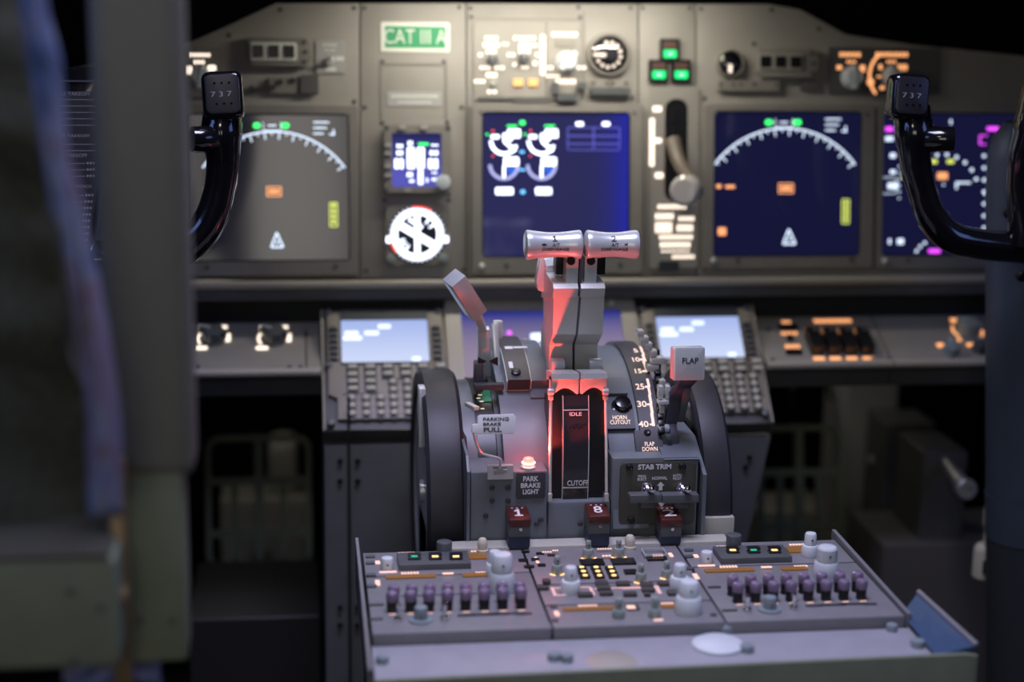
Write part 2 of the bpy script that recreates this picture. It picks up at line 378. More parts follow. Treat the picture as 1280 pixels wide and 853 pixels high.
# glareshield above
mb = MB(); mb.prism([(-.35, 1.55), (-.1, 1.72), (.66, 1.72), (.92, 1.55), (1.5, 1.6), (1.5, 2.16), (-.9, 2.16), (-.9, 1.6)], 1.172, 1.215, .006)
top('glareshield', 'black glareshield overhanging the top of the instrument panel', 'glareshield', mb, 'void', T(.28, 1.9, 1.17))

GR = 'large square display screens'
def display(label, a, b, c, d, sa, sb, sc, sd, mtscr='screen', lean=0):
    W = MP.W((a+c)/2, (b+d)/2); th = Thing('display_unit', label, 'display', W)
    X0, Y0, X1, Y1 = MP.rect(a, b, c, d); x0, y0, x1, y1 = MP.rect(sa, sb, sc, sd, .006)
    mb = MB(MP.M); mb.ring(rr(X0, Y0, X1, Y1, .004), rr(x0-.004, y0-.004, x1+.004, y1+.004, .006), 0, .008)
    mb.ring(rr(X0+.0015, Y0+.0015, X1-.0015, Y1-.0015, .004), rr(x0-.002, y0-.002, x1+.002, y1+.002, .006), .008, .0105)
    th.part('bezel', mb, 'bezel')
    mb = MB(MP.M); mb.ring(rr(x0-.0045, y0-.0045, x1+.0045, y1+.0045, .006), rr(x0, y0, x1, y1, .003), .004, .0065); th.part('inner_frame', mb, 'black')
    mb = MB(MP.M); mb.rrect(x0-.001, y0-.001, x1+.001, y1+.001, .001, .0052, .002); sc_ = th.part('screen', mb, mtscr)
    u0 = X0+.012; mb = MB(MP.M)
    mb.lathe([(.0035, 0), (.0035, .003), (.002, .0045), (0, .005)], 16, T(u0, Y0+.011, .010)); th.part('light_sensor', mb, 'signw')
    mb = MB(MP.M); mb.cyl((X0+.042, Y0+.011, .0105), .003, .0008, 14); mb.cyl((X1-.028, Y0+.011, .0105), .003, .0008, 14); mb.cyl((X1-.012, Y1-.012, .0105), .0022, .0008, 14); mb.cyl((X0+.012, Y1-.012, .0105), .0022, .0008, 14); th.part('screw', mb, 'dgrey')
    return th, sc_, MP
ZS = .0053
def sym(th, scr, name, mb, mt, label=None): return th.part(name, mb, mt, scr, label)
def Q(px, py): return MP.at(px, py, ZS)
def sbar(mb, a, b, c, d, r=.0015):
    a, b, c, d = shrink(a, b, c, d)
    x0, y0, x1, y1 = MP.rect(a, b, c, d, ZS); mb.rrect(x0, y0, x1, y1, ZS, ZS+.0004, r)
# navigation displays (left and right are twins offset by dx)
def nav(label, rect, scr, dx, dy, mts, leftmost, right=False):
    th, sc_, F = display(label, *rect, *scr, mts)
    def q(x, y): return Q(x+dx, y+dy)
    mb = MB(MP.M)
    # heading arc: through (893,203) (982,160) (1070,205) in the right-hand display
    cx_, cy_ = q(982, 285); R = cy_*0+abs(q(982, 160)[1]-cy_)
    e = q(982, 160); l = q(894, 204); 
    # circle through three points
    hx = abs(e[0]-l[0]); hy = e[1]-l[1]; R = (hx*hx+hy*hy)/(2*hy); cyc = e[1]-R; half = math.degrees(math.asin(hx/R))
    lo_ = 90-half-1; hi_ = 90+half+1 if not leftmost else 90+half-2
    arc2(mb, e[0], cyc, R-.0014, R+.0006, lo_, hi_, ZS)
    k = 0; a = lo_+1.5
    while a < hi_:
        L = .0092 if k % 2 == 0 else .0045
        t = math.radians(a); line2(mb, e[0]+(R-.002)*math.cos(t), cyc+(R-.002)*math.sin(t), e[0]+(R-L)*math.cos(t), cyc+(R-L)*math.sin(t), .0015, ZS)
        a += 4.9; k += 1
    sym(th, sc_, 'compass_arc', mb, 'e_wh')
    mb = MB(MP.M)
    for b_ in [(955, 148, 967, 158), (990, 148, 1003, 158)]: sbar(mb, b_[0]+dx, b_[1]+dy, b_[2]+dx, b_[3]+dy, .003)
    sym(th, sc_, 'track_symbol', mb, 'e_green')
    mb = MB(MP.M)
    for b_ in [(968, 147, 970, 160), (968, 158, 992, 161), (990, 147, 992, 160), (973, 151, 987, 155), (1030, 147, 1053, 151), (1030, 154, 1050, 158), (1030, 161, 1046, 165), (1055, 156, 1059, 167), (1050, 162, 1060, 166)]:
        sbar(mb, b_[0]+dx, b_[1]+dy, b_[2]+dx, b_[3]+dy, .001)
    A, B, C_ = q(986, 287), q(979, 305), q(994, 305)
    for p, r_ in ((A, B), (B, C_), (C_, A)): line2(mb, *p, *r_, .0022, ZS)
    mb.rrect(A[0]-.0012, B[1]+.004, A[0]+.0018, B[1]+.007, ZS, ZS+.0004, .0005)
    sym(th, sc_, 'map_symbol', mb, 'e_wh')
    mb = MB(MP.M); x0, y0 = q(973, 242); x1, y1 = q(992, 229)
    mb.ring(rr(x0, y0, x1, y1, .001), rr(x0+.0015, y0+.0015, x1-.0015, y1-.0015, .0008), ZS, ZS+.0004); mb.rrect(x0+.003, y0+.0035, x1-.003, y1-.0035, ZS, ZS+.0004, .001)
    sbar(mb, 894+dx, 229+dy, 903+dx, 237+dy); sbar(mb, 905+dx, 230+dy, 920+dx, 237+dy)
    if right: sbar(mb, 896+dx, 283+dy, 909+dx, 296+dy)
    sym(th, sc_, 'warning_flag', mb, 'e_org')
    mb = MB(MP.M); x0, y0 = q(1052, 280); x1, y1 = q(1062, 249)
    mb.ring(rr(x0, y0, x1, y1, .001), rr(x0+.0014, y0+.0014, x1-.0014, y1-.0014, .0008), ZS, ZS+.0004)
    for k in range(4): mb.rrect(x0+.003, y0+.004+k*.0062, x1-.003, y0+.0085+k*.0062, ZS, ZS+.0004, .0008)
    sym(th, sc_, 'range_flag', mb, 'e_yel')
    return th, sc_
nav('left map display screen with washed-out grey glass behind the captain yoke', (212, 132, 448, 345), (236, 144, 435, 325), -640, 4, 'screenl', False)
nav('dark blue map display screen right of the landing gear lever', (878, 131, 1090, 336), (893, 141, 1074, 319), 0, 0, 'screen', False, True)
# engine display
th, sc_, F = display('engine instrument display screen in the middle, white dials at its upper left', 588, 129, 802, 343, 604, 142, 785, 320, 'screenc')
mb = MB(MP.M); mg = MB(MP.M); mr_ = MB(MP.M); mc = MB(MP.M); mw = MB(MP.M); mbl = MB(MP.M)
for cx_, sl in ((630, 1), (677, 1)):
    u, v = Q(cx_, 176); s1 = .00092
    arc2(mb, u, v, .0135, .0175, 180, 340, ZS)
    sbar(mb, cx_+3, 160, cx_+22, 174, .001); sbar(mb, cx_-3, 165, cx_+12, 178, .002); line2(mb, *Q(cx_, 176), *Q(cx_+14, 189), .004, ZS); sbar(mb, cx_-18, 167, cx_-4, 175, .002)
    mg_ = [(cx_+2, 155, cx_+18, 160), (cx_-24, 165, cx_-18, 171)]
    for r_ in mg_: sbar(mg, *r_)
    sbar(mr_, cx_-17, 161, cx_-11, 166)
    u, v = Q(cx_, 206); arc2(mw, u, v, .0150, .0185, 180, 355, ZS)
    sbar(mb, cx_-2, 195, cx_+20, 209, .002); sbar(mb, cx_-3, 205, cx_+3, 225, .001); x0, y0, x1, y1 = MP.rect(cx_+4, 209, cx_+14, 218, ZS); mbl.rrect(x0, y0, x1, y1, ZS, ZS+.0003, .001)
    sbar(mr_, cx_-17, 193, cx_-11, 197)
for r_ in [(618, 233, 643, 245), (668, 233, 691, 245)]: sbar(mb, *r_)
for r_ in [(718, 151, 731, 159), (751, 151, 764, 159)]: sbar(mb, *r_, .003)
sbar(mg, 648, 149, 658, 158, .004)
for r_ in [(648, 187, 657, 193), (647, 210, 658, 215), (649, 236, 658, 244)]: sbar(mc, *r_, .003)
sym(th, sc_, 'engine_dial', mb, 'e_hot'); sym(th, sc_, 'green_readout', mg, 'e_green'); sym(th, sc_, 'red_limit_mark', mr_, 'e_red')
sym(th, sc_, 'blue_caption', mc, 'e_cyan'); sym(th, sc_, 'dial_ring', mw, glow('dial_lilac', (.45, .47, .85), 1.0)); sym(th, sc_, 'dial_fill', mbl, 'e_blub')
mb = MB(MP.M)
for a, b, c, d in [(708, 158, 776, 161), (708, 168, 776, 172), (708, 178, 776, 182), (708, 186, 776, 189), (708, 158, 711, 188), (740, 158, 744, 188), (773, 158, 776, 188)]: sbar(mb, a, b, c, d, .0006)
sym(th, sc_, 'message_grid', mb, 'e_blue')
# first officer's flight display
th, sc_, F = display('right flight display screen partly behind the first officer yoke, purple numerals', 1092, 131, 1312, 336, 1104, 143, 1290, 318, 'screen')
mb = MB(MP.M); mm = MB(MP.M); my = MB(MP.M); mo = MB(MP.M)
for r_ in [(1105, 157, 1118, 166), (1232, 157, 1250, 165), (1223, 168, 1236, 171), (1223, 168, 1227, 182), (1159, 310, 1177, 318), (1223, 179, 1234, 182)]: sbar(mm, *r_)
for r_ in [(1105, 169, 1118, 178), (1111, 190, 1121, 199), (1111, 211, 1121, 219), (1102, 222, 1104, 242), (1102, 221, 1120, 223), (1102, 241, 1120, 243), (1119, 221, 1121, 243), (1108, 227, 1124, 238), (1109, 297, 1115, 307), (1120, 297, 1131, 307),
           (1186, 148, 1191, 157), (1240, 178, 1250, 186), (1193, 226, 1215, 231), (1193, 226, 1198, 238), (1177, 228, 1182, 234), (1236, 207, 1240, 245), (1229, 224, 1238, 227), (1229, 237, 1236, 246), (1180, 265, 1185, 275)]: sbar(mb, *r_, .0012)
for k in range(9): a = math.radians(20+k*16); u, v = Q(1178, 240); mb.cyl((u+.046*math.cos(a), v+.046*math.sin(a), ZS), .0023, .0004, 10)
for k in range(5): a = math.radians(120+k*14); u, v = Q(1170, 330); mb.cyl((u+.03*math.cos(a), v+.03*math.sin(a), ZS), .002, .0004, 10)
for k in range(8): u, v = Q(1230, 195+k*15); mb.cyl((u, v, ZS), .0022, .0004, 10)
for k in range(6): u, v = Q(1124, 208+k*8); mb.cyl((u, v, ZS), .0012, .0004, 10)
for r_ in [(1162, 198, 1173, 206), (1182, 198, 1194, 206), (1127, 213, 1131, 226)]: sbar(my, *r_)
for r_ in [(1170, 214, 1186, 226)]: sbar(mo, *r_)
sym(th, sc_, 'white_scale', mb, 'e_wh'); sym(th, sc_, 'magenta_numeral', mm, 'e_mag'); sym(th, sc_, 'yellow_mark', my, 'e_yel'); sym(th, sc_, 'warning_flag', mo, 'e_org')
# left flight display peeks between yoke and armrest: its right edge
# ---- signs and placards
W = MP.W(519, 46); th = Thing('approval_sign', 'green sign with white letters and white border, upper panel', 'sign', W)
x0, y0, x1, y1 = MP.rect(476, 28, 562, 65); mb = MB(MP.M); mb.rrect(x0, y0, x1, y1, 0, .0012, .002); th.part('border', mb, 'signw')
x0, y0, x1, y1 = MP.rect(481, 33, 557, 60); mb = MB(MP.M); mb.rrect(x0, y0, x1, y1, .0012, .0016, .001); th.part('green_field', mb, 'green_sign')
x0, y0, x1, y1 = MP.rect(480, 37, 558, 55); mb = MB(MP.M); mb.text('CAT III A', x0, y0, x1, y1, .0016, bold=-.004); th.part('lettering', mb, 'e_none' if 0 else 'signw')
x0, y0, x1, y1 = MP.rect(484, 115, 552, 133); mb = MB(MP.M); mb.rrect(x0, y0, x1, y1, 0, .001, .001)
W = MP.W(518, 124); th = Thing('engraved_placard', 'small pale placard with two blurred lines above the standby display', 'placard', W); th.part('plate', mb, 'placard')
mb = MB(MP.M); word(mb, MP, 488, 118, 548, 123, 12, .001); word(mb, MP, 496, 126, 540, 130, 9, .001); th.part('lettering', mb, 'signw')
# ---- warning light blocks of three windows
def tri(label, a, b, c, d, wa, mtw, framew):
    th = Thing('annunciator_block', label, 'warning light', MP.W((a+c)/2, (b+d)/2))
    x0, y0, x1, y1 = MP.rect(a, b, c, d); mb = MB(MP.M); mb.prism([(x0, y1), (x0, y0+.006), (x0+.006, y0), (x1-.008, y0), (x1, y0+.01), (x1, y1-.008), (x1-.006, y1)], 0, .012, .002); th.part('housing', mb, 'bezel')
    u0, v0, u1, v1 = MP.rect(*wa, .012); mb = MB(MP.M); mb.rrect(u0, v0, u1, v1, .012, .0145, .0025, .0006); th.part('window_frame', mb, framew)
    w = (u1-u0)/3
    for k in range(3):
        mb = MB(MP.M); mb.rrect(u0+k*w+.0028, v0+.0035, u0+(k+1)*w-.0028, v1-.0035, .0145, .0155, .001); th.part('lamp_window', mb, 'black')
    mb = MB(MP.M)
    for a_, b_ in ((c-10, b+6), (c-8, (b+d)/2), (c-10, d-6)): u, v = MP.at(a_, b_); mb.cyl((u, v, .012), .0026, .001, 12)
    th.part('screw', mb, 'dgrey')
tri('left annunciator block with white-framed triple windows', 310, 48, 390, 84, (313, 53, 371, 76), 'black', 'signw')
tri('dim annunciator block with three dark windows, right of the small blue gauge', 944, 62, 1020, 98, (947, 67, 1003, 88), 'black', 'panel')
# ---- small switch panels left
th = Thing('switch_panel', 'small switch panel beside a black square lamp, below the left annunciator block', 'switch panel', MP.W(350, 105))
mb = MB(MP.M); bar(mb, MP, 337, 97, 372, 117, 0, .006, .001); th.part('plate', mb, 'bezel')
mb = MB(MP.M); bar(mb, MP, 376, 94, 398, 117, 0, .009, .001); th.part('lamp_cover', mb, 'dgrey')
mb = MB(MP.M)
for a, b in ((315, 111), (327, 110), (341, 110), (350, 103), (366, 101)): u, v = MP.at(a, b); mb.cyl((u, v, .0), .0035, .008, 12)
th.part('push_button', mb, 'black')
th = Thing('toggle_switch', 'toggle switch on a pale square plate left of the green sign', 'switch', MP.W(412, 72))
mb = MB(MP.M); bar(mb, MP, 395, 51, 431, 92, 0, .002, .001); th.part('plate', mb, 'placard')
mb = MB(MP.M); word(mb, MP, 402, 54, 422, 59, 4, .002); word(mb, MP, 404, 61, 420, 65, 3, .002); bar(mb, MP, 420, 71, 430, 76, .002); bar(mb, MP, 406, 84, 420, 89, .002); th.part('lettering', mb, 'signw')
mb = MB(MP.M); u, v = MP.at(412, 77); mb.cyl((u, v, .002), .0055, .006, 16, .001); mb.tube([(u, v, .008), (u, v+.005, .022)], [.0018, .0028], 10, sub=0); th.part('bat_lever', mb, 'steel')
# ---- selector panels top (left far, right far)
def dial_knob(th, F, px, py, r=.009, h=.018, ang=20, mt='knob', z=0.):
    u, v = F.at(px, py); X = T(u, v, z) @ Rz(ang)
    mb = MB(F.M); mb.lathe([(r*1.15, 0), (r*1.15, h*.15), (r, h*.2), (r*.92, h*.9), (r*.8, h), (0, h)], 24, X); mb.box((0, 0, h*.72), (r*.55, r*2.5, h*.62), .001, X=X)
    k = th.part('selector_knob', mb, mt); mb = MB(F.M); mb.box((0, r*.7, h*1.04), (r*.14, r*.9, .0006), X=X); th.part('pointer_line', mb, 'paint_w', k); return k
th = Thing('selector_panel', 'left upper selector panel with amber legends, beside the captain yoke grip', 'selector panel', MP.W(250, 90))
mb = MB(MP.M); bar(mb, MP, 180, 60, 283, 122, 0, .003, .002); th.part('plate', mb, 'bezel')
mb = MB(MP.M); word(mb, MP, 235, 66, 264, 72, 6, .003); word(mb, MP, 241, 75, 257, 81, 3, .003); bar(mb, MP, 260, 82, 270, 89, .003); bar(mb, MP, 231, 83, 240, 93, .003); th.part('legend', mb, 'e_ambb' if 0 else 'e_white')
dial_knob(th, MP, 251, 96, .011, .02, -10)
th = Thing('selector_panel', 'right upper selector panel with two knobs and orange legends around a curved scale', 'selector panel', MP.W(1090, 88))
mb = MB(MP.M); bar(mb, MP, 1035, 60, 1175, 118, 0, .003, .002); th.part('plate', mb, 'dgrey')
mb = MB(MP.M)
for r_ in [(1047, 65, 1076, 72, 5), (1056, 75, 1070, 80, 3), (1043, 81, 1053, 88, 1), (1072, 81, 1082, 91, 1), (1092, 65, 1135, 72, 8), (1106, 75, 1120, 80, 3), (1096, 80, 1103, 88, 1), (1120, 80, 1134, 89, 3), (1093, 94, 1102, 98, 1), (1097, 107, 1106, 113, 1)]:
    word(mb, MP, *r_[:4], r_[4], .003)
u, v = MP.at(1118, 95); arc2(mb, u, v, .031, .0345, 130, 222, .003)
u, v = MP.at(1087, 103); mb.cyl((u, v, .003), .0045, .0005, 12)
th.part('legend', mb, 'e_amb')
dial_knob(th, MP, 1063, 97, .0115, .02, 5); dial_knob(th, MP, 1113, 97, .0115, .02, 20)
# ---- centre selector panel
th = Thing('selector_panel', 'brightly lit centre selector panel with white legends above the engine display', 'selector panel', MP.W(655, 75))
mb = MB(MP.M); bar(mb, MP, 592, 28, 682, 127, 0, .004, .002); th.part('plate', mb, 'panel')
mb = MB(MP.M); bar(mb, MP, 596, 122, 640, 126, 0, .010, .002); bar(mb, MP, 640, 122, 686, 129, 0, .010, .001); th.part('lower_edge', mb, 'dgrey')
mb = MB(MP.M)
for r_ in [(604, 45, 623, 51, 3), (602, 53, 625, 60, 4), (626, 53, 636, 58, 2), (606, 61, 621, 68, 3), (596, 66, 604, 72, 1), (640, 45, 670, 51, 5), (647, 53, 663, 68, 3), (663, 54, 672, 60, 2), (632, 66, 644, 72, 2), (667, 66, 676, 72, 1),
           (639, 78, 646, 84, 1), (650, 82, 661, 87, 2), (664, 76, 672, 83, 1), (598, 82, 614, 88, 3), (616, 82, 631, 88, 3), (606, 90, 622, 98, 3), (591, 99, 607, 105, 3), (607, 112, 622, 118, 2)]: word(mb, MP, *r_[:4], r_[4], .004)
bar(mb, MP, 675, 44, 681, 94, .004)
th.part('legend', mb, 'e_white')
mb = MB(MP.M); bar(mb, MP, 641, 99, 653, 108, .004, .003); bar(mb, MP, 660, 99, 671, 108, .004, .003); th.part('amber_lamp', mb, 'e_orl')
for a, b in ((615, 76), (654, 74)): dial_knob(th, MP, a, b, .006, .012, 15, 'kdark', .004)
mb = MB(MP.M); u, v = MP.at(616, 104); mb.cyl((u, v, .004), .004, .004, 12); mb.tube([(u, v, .006), (u, v-.004, .02)], [.0015, .0024], 10, sub=0); th.part('toggle', mb, 'steel')
th = Thing('selector_panel', 'narrow selector panel with angled bar knob, left of the big round gauge', 'selector panel', MP.W(705, 80))
mb = MB(MP.M); bar(mb, MP, 683, 28, 724, 127, 0, .004, .002); th.part('plate', mb, 'panel')
mb = MB(MP.M)
for r_ in [(688, 40, 722, 47, 7), (682, 82, 692, 88, 2), (719, 82, 733, 88, 2), (681, 93, 700, 98, 4), (693, 98, 720, 106, 6)]: word(mb, MP, *r_[:4], r_[4], .004)
th.part('legend', mb, 'e_white')
mb = MB(MP.M); bar(mb, MP, 694, 50, 718, 59, .004, .002); bar(mb, MP, 697, 108, 717, 118, .004, .004); th.part('annunciator', mb, 'bezel')
mb = MB(MP.M); bar(mb, MP, 688, 104, 696, 118, .004, .01); bar(mb, MP, 720, 104, 731, 112, .004, .01); bar(mb, MP, 694, 118, 719, 127, .004, .012)
th.part('stop_block', mb, 'kdark'); dial_knob(th, MP, 707, 78, .011, .02, -42, 'knob', .004)
# ---- round gauge
def gauge(label, px, py, r, parts, base=None):
    u, v = MP.at(px, py); X = T(u, v, 0); th = Thing('round_gauge', label, 'gauge', MP.M @ X)
    mb = MB(MP.M); mb.lathe([(r*1.12, 0), (r*1.12, .008), (r*1.06, .011), (r*.97, .0115), (r*.93, .007), (r*.93, .004), (0, .004)], 40, X); th.part('bezel_ring', mb, 'bezel')
    mb = MB(MP.M); mb.cyl((0, 0, .0041), r*.92, .001, 40, X=X); face = th.part('dial_face', mb, mat('dial_face_dark', (.02, .018, .03), .4))
    mb = MB(MP.M); parts(mb, u, v, r); th.part('dial_marking', mb, 'e_white', face)
    mb = MB(MP.M); mb.lathe([(r*.95*math.sin(math.radians(q_))/.53, .009+r*.95*(math.cos(math.radians(q_))-.848)/.53) for q_ in (32, 27, 22, 17, 12, 7, 3)]+[(0, .009+r*.95*.152/.53)], 40, X); th.part('cover_glass', mb, 'glass')
    return th
def g1(mb, u, v, r):
    for k in range(10): a = math.radians(-150+k*28); mb.cyl((u+r*.62*math.cos(a), v+r*.62*math.sin(a), .0052), r*.10, .0003, 10)
    mb.rrect(u-r*.8, v-.002, u-r*.15, v+.002, .0052, .0058, .001)
gauge('big round flap position gauge with ring of white marks', 760, 69, .0235, g1)
th = Thing('annunciator_pair', 'pair of dark lamp windows directly under the big round gauge', 'warning light', MP.W(761, 108))
for a in (738, 762):
    mb = MB(MP.M); bar(mb, MP, a, 99, a+23, 110, 0, .006, .001); w_ = th.part('lamp_window', mb, 'bezel'); mb = MB(MP.M)
    for k in (3, 19): u, v = MP.at(a+k, 104.5); mb.cyl((u, v, .006), .0018, .001, 10)
    th.part('screw', mb, 'black', w_)
mb = MB(MP.M); bar(mb, MP, 737, 111, 786, 119, 0, .012, .001); th.part('hood', mb, 'kdark')
def g2(mb, u, v, r): mb.rrect(u-r*.12, v-r*.7, u+r*.18, v-r*.05, .0052, .0058, .001)
gauge('small round gauge with blue glint in its glass, right of the landing gear lights', 911, 80, .0155, g2)
th = Thing('label_strip', 'horizontal strip of small dark lamps below the small round gauge', 'switch panel', MP.W(935, 108))
mb = MB(MP.M); bar(mb, MP, 896, 101, 972, 114, 0, .008, .001); th.part('strip', mb, 'bezel')
mb = MB(MP.M)
for a in (899, 914, 924, 940, 967): u, v = MP.at(a, 106); mb.cyl((u, v, .008), .002, .001, 10)
bar(mb, MP, 999, 101, 1020, 113, 0, .006, .001)
th.part('screw', mb, 'dgrey')
# ---- gear lights
for a, b, lab in ((836, 67, 'topmost green landing gear light'), (822, 93, 'lower left green landing gear light'), (850, 93, 'lower right green landing gear light')):
    th = Thing('gear_light', lab+', dark window above its lit green window', 'indicator light', MP.W(a, b-6), 'three green landing gear lights')
    mb = MB(MP.M); bar(mb, MP, a-12, b-18, a+12, b+9, 0, .007, .001); th.part('housing', mb, 'black')
    mb = MB(MP.M); bar(mb, MP, a-8, b-14, a+8, b-6, .007, .001, .0008); th.part('unlit_window', mb, mat('unlit_lens', (.10, .05, .04), .4))
    mb = MB(MP.M); bar(mb, MP, a-8, b-4, a+8, b+6, .007, .001, .0008); lw = th.part('lit_window', mb, 'e_grn')
    mb = MB(MP.M); word(mb, MP, a-4, b-1, a+4, b+3, 3, .008); th.part('lettering', mb, 'e_wh', lw)
# ---- landing gear lever column
th = Thing('landing_gear_lever', 'landing gear lever in a tall dark slot with pale wheel-shaped knob pulled out', 'lever', MP.W(840, 230))
x0, y0, x1, y1 = MP.rect(811, 108, 872, 335); a0, b0, a1, b1 = MP.rect(830, 124, 859, 252)
mb = MB(MP.M); mb.ring(rr(x0, y0, x1, y1, .003, 6), rr(a0, b0, a1, b1, .013, 6), 0, .004); th.part('slot_plate', mb, 'panel')
mb = MB(MP.M); mb.rrect(a0-.001, b0-.001, a1+.001, b1+.001, .0004, .0012, .013); 
for k in range(3): u, v = MP.at(843, 145+k*22); mb.rrect(u-.003, v-.008, u+.003, v+.008, .0012, .003, .003)
th.part('slot_recess', mb, 'black')
p0 = MP.M @ Vector((*MP.at(840, 175), .003)); p1 = MP.M @ Vector((*MP.at(845, 205), .02)); p2 = MP.M @ Vector((*MP.at(853, 228), .05))
mb = MB(); mb.tube([p0, p1, p2], [.010, .0085, .007], 14); th.part('lever_arm', mb, mat('lever_brown', (.16, .13, .10), .4))
mb = MB(); X = Matrix.Translation(ony(858, 238, 1.93)) @ Ry(90) @ Rz(0)
mb.lathe([(.004, -.009), (.014, -.009), (.0185, -.006), (.0185, .006), (.014, .009), (.004, .009)], 28, Matrix.Translation(ony(858, 238, 1.93)) @ Rz(58) @ Ry(90)); th.part('wheel_knob', mb, mat('clear_knob', (.55, .52, .48), .15, coat=.8))
mb = MB(MP.M); u, v = MP.at(844, 243); mb.cyl((u, v, .0), .005, .018, 14, .001); th.part('red_trigger', mb, mat('red_plastic', (.5, .05, .02), .3))
mb = MB(MP.M)
for r_ in [(815, 133, 826, 140), (811, 148, 817, 208), (816, 173, 826, 179), (818, 216, 828, 223)]: bar(mb, MP, *r_, .004)
for r_ in [(820, 255, 858, 262, 7), (817, 266, 842, 275, 5), (817, 277, 840, 292, 5), (846, 270, 868, 277, 4), (844, 280, 866, 290, 5), (822, 293, 866, 300, 8), (823, 302, 863, 310, 7), (824, 312, 862, 316, 6), (838, 318, 868, 324, 6)]: word(mb, MP, *r_[:4], r_[4], .004)
th.part('legend', mb, 'e_white')
mb = MB(MP.M); bar(mb, MP, 822, 326, 846, 338, .004, .008, .003); th.part('stowage_tab', mb, 'dkblue')
# ---- standby instruments
th = Thing('standby_display', 'small square standby screen with crowded white figures', 'display', MP.W(521, 200))
x0, y0, x1, y1 = MP.rect(480, 157, 562, 241); a0, b0, a1, b1 = MP.rect(489, 167, 551, 234)
mb = MB(MP.M); mb.ring(rr(x0, y0, x1, y1, .006), rr(a0, b0, a1, b1, .003), 0, .014); th.part('bezel', mb, 'bezel')
mb = MB(MP.M); mb.rrect(a0, b0, a1, b1, .004, .010, .002); sc_ = th.part('screen', mb, lcd_grad('standby_screen', (.10, .10, .45), (.02, .02, .10), 'Y', -.02, .03))
mb = MB(MP.M)
for r_ in [(494, 180, 504, 186), (494, 188, 504, 195), (491, 198, 505, 212), (506, 184, 532, 212), (508, 176, 516, 183), (537, 180, 548, 184), (535, 188, 548, 195), (533, 198, 548, 212), (507, 215, 516, 222), (521, 212, 529, 232), (538, 214, 546, 218), (538, 222, 546, 227), (510, 224, 518, 229), (531, 222, 535, 229)]: word(mb, MP, *r_, 2, .0101)
th.part('figures', mb, 'e_hot', sc_)
mb = MB(MP.M); bar(mb, MP, 522, 179, 535, 182, .0101); th.part('green_caption', mb, 'e_green', sc_)
mb = MB(MP.M); bar(mb, MP, 491, 206, 505, 232, .0099, .0001); th.part('blue_patch', mb, 'e_blue', sc_)
mb = MB(MP.M); u, v = MP.at(552, 228); mb.cyl((u, v, .014), .0085, .012, 24, .001); th.part('setting_knob', mb, 'knob')
mb = MB(MP.M)
for a, b in ((502, 160), (529, 160), (509, 238), (484, 182), (484, 192), (484, 208), (484, 219)): u, v = MP.at(a, b); mb.rrect(u-.004, v-.0022, u+.004, v+.0022, .014, .017, .001)
th.part('bezel_button', mb, 'placard')
screws(th, MP, [(482, 160), (559, 160), (482, 238), (559, 243)], .003, .014)
th = Thing('radio_compass', 'bright white round compass dial with crossed black needles', 'gauge', MP.W(521, 293))
x0, y0, x1, y1 = MP.rect(482, 254, 562, 331); mb = MB(MP.M); u, v = MP.at(521, 293)
mb.rrect(x0, y0, x1, y1, 0, .007, .012); th.part('bezel', mb, 'bezel')
mb = MB(MP.M); mb.cyl((u, v, .007), .0345, .001, 48); th.part('dial_face', mb, mat('compass_dark', (.01, .01, .03), .2))
mb = MB(MP.M)
arc2(mb, u, v, .0235, .0305, 0, 359.9, .008, .0006, 72)
for k in range(36): t = math.radians(k*10); line2(mb, u+.028*math.cos(t), v+.028*math.sin(t), u+.033*math.cos(t), v+.033*math.sin(t), .0014, .0086)
line2(mb, u-.022, v+.012, u+.022, v-.014, .0085, .0086); line2(mb, u, v-.026, u, v+.026, .0062, .0092); line2(mb, u-.010, v+.018, u+.006, v+.008, .004, .0088)
for k in (200, 215, 232, 30, 52): t = math.radians(k); line2(mb, u+.016*math.cos(t), v+.016*math.sin(t), u+.026*math.cos(t), v+.026*math.sin(t), .0022, .0088)
mb.rrect(u-.037, v-.010, u-.031, v-.002, .008, .0095, .001); mb.rrect(u+.031, v-.010, u+.037, v-.002, .008, .0095, .001)
th.part('compass_card', mb, 'e_hot')
mb = MB(MP.M); arc2(mb, u, v, .031, .0335, 60, 100, .008, .0014, 12); arc2(mb, u, v, .031, .0335, 195, 220, .008, .0014, 8); th.part('red_rim_mark', mb, 'e_red')
for k in (487, 554):
    mb = MB(MP.M); p = MP.at(k, 323); mb.cyl((*p, .007), .0055, .01, 20, .001); th.part('corner_knob', mb, 'knobg')

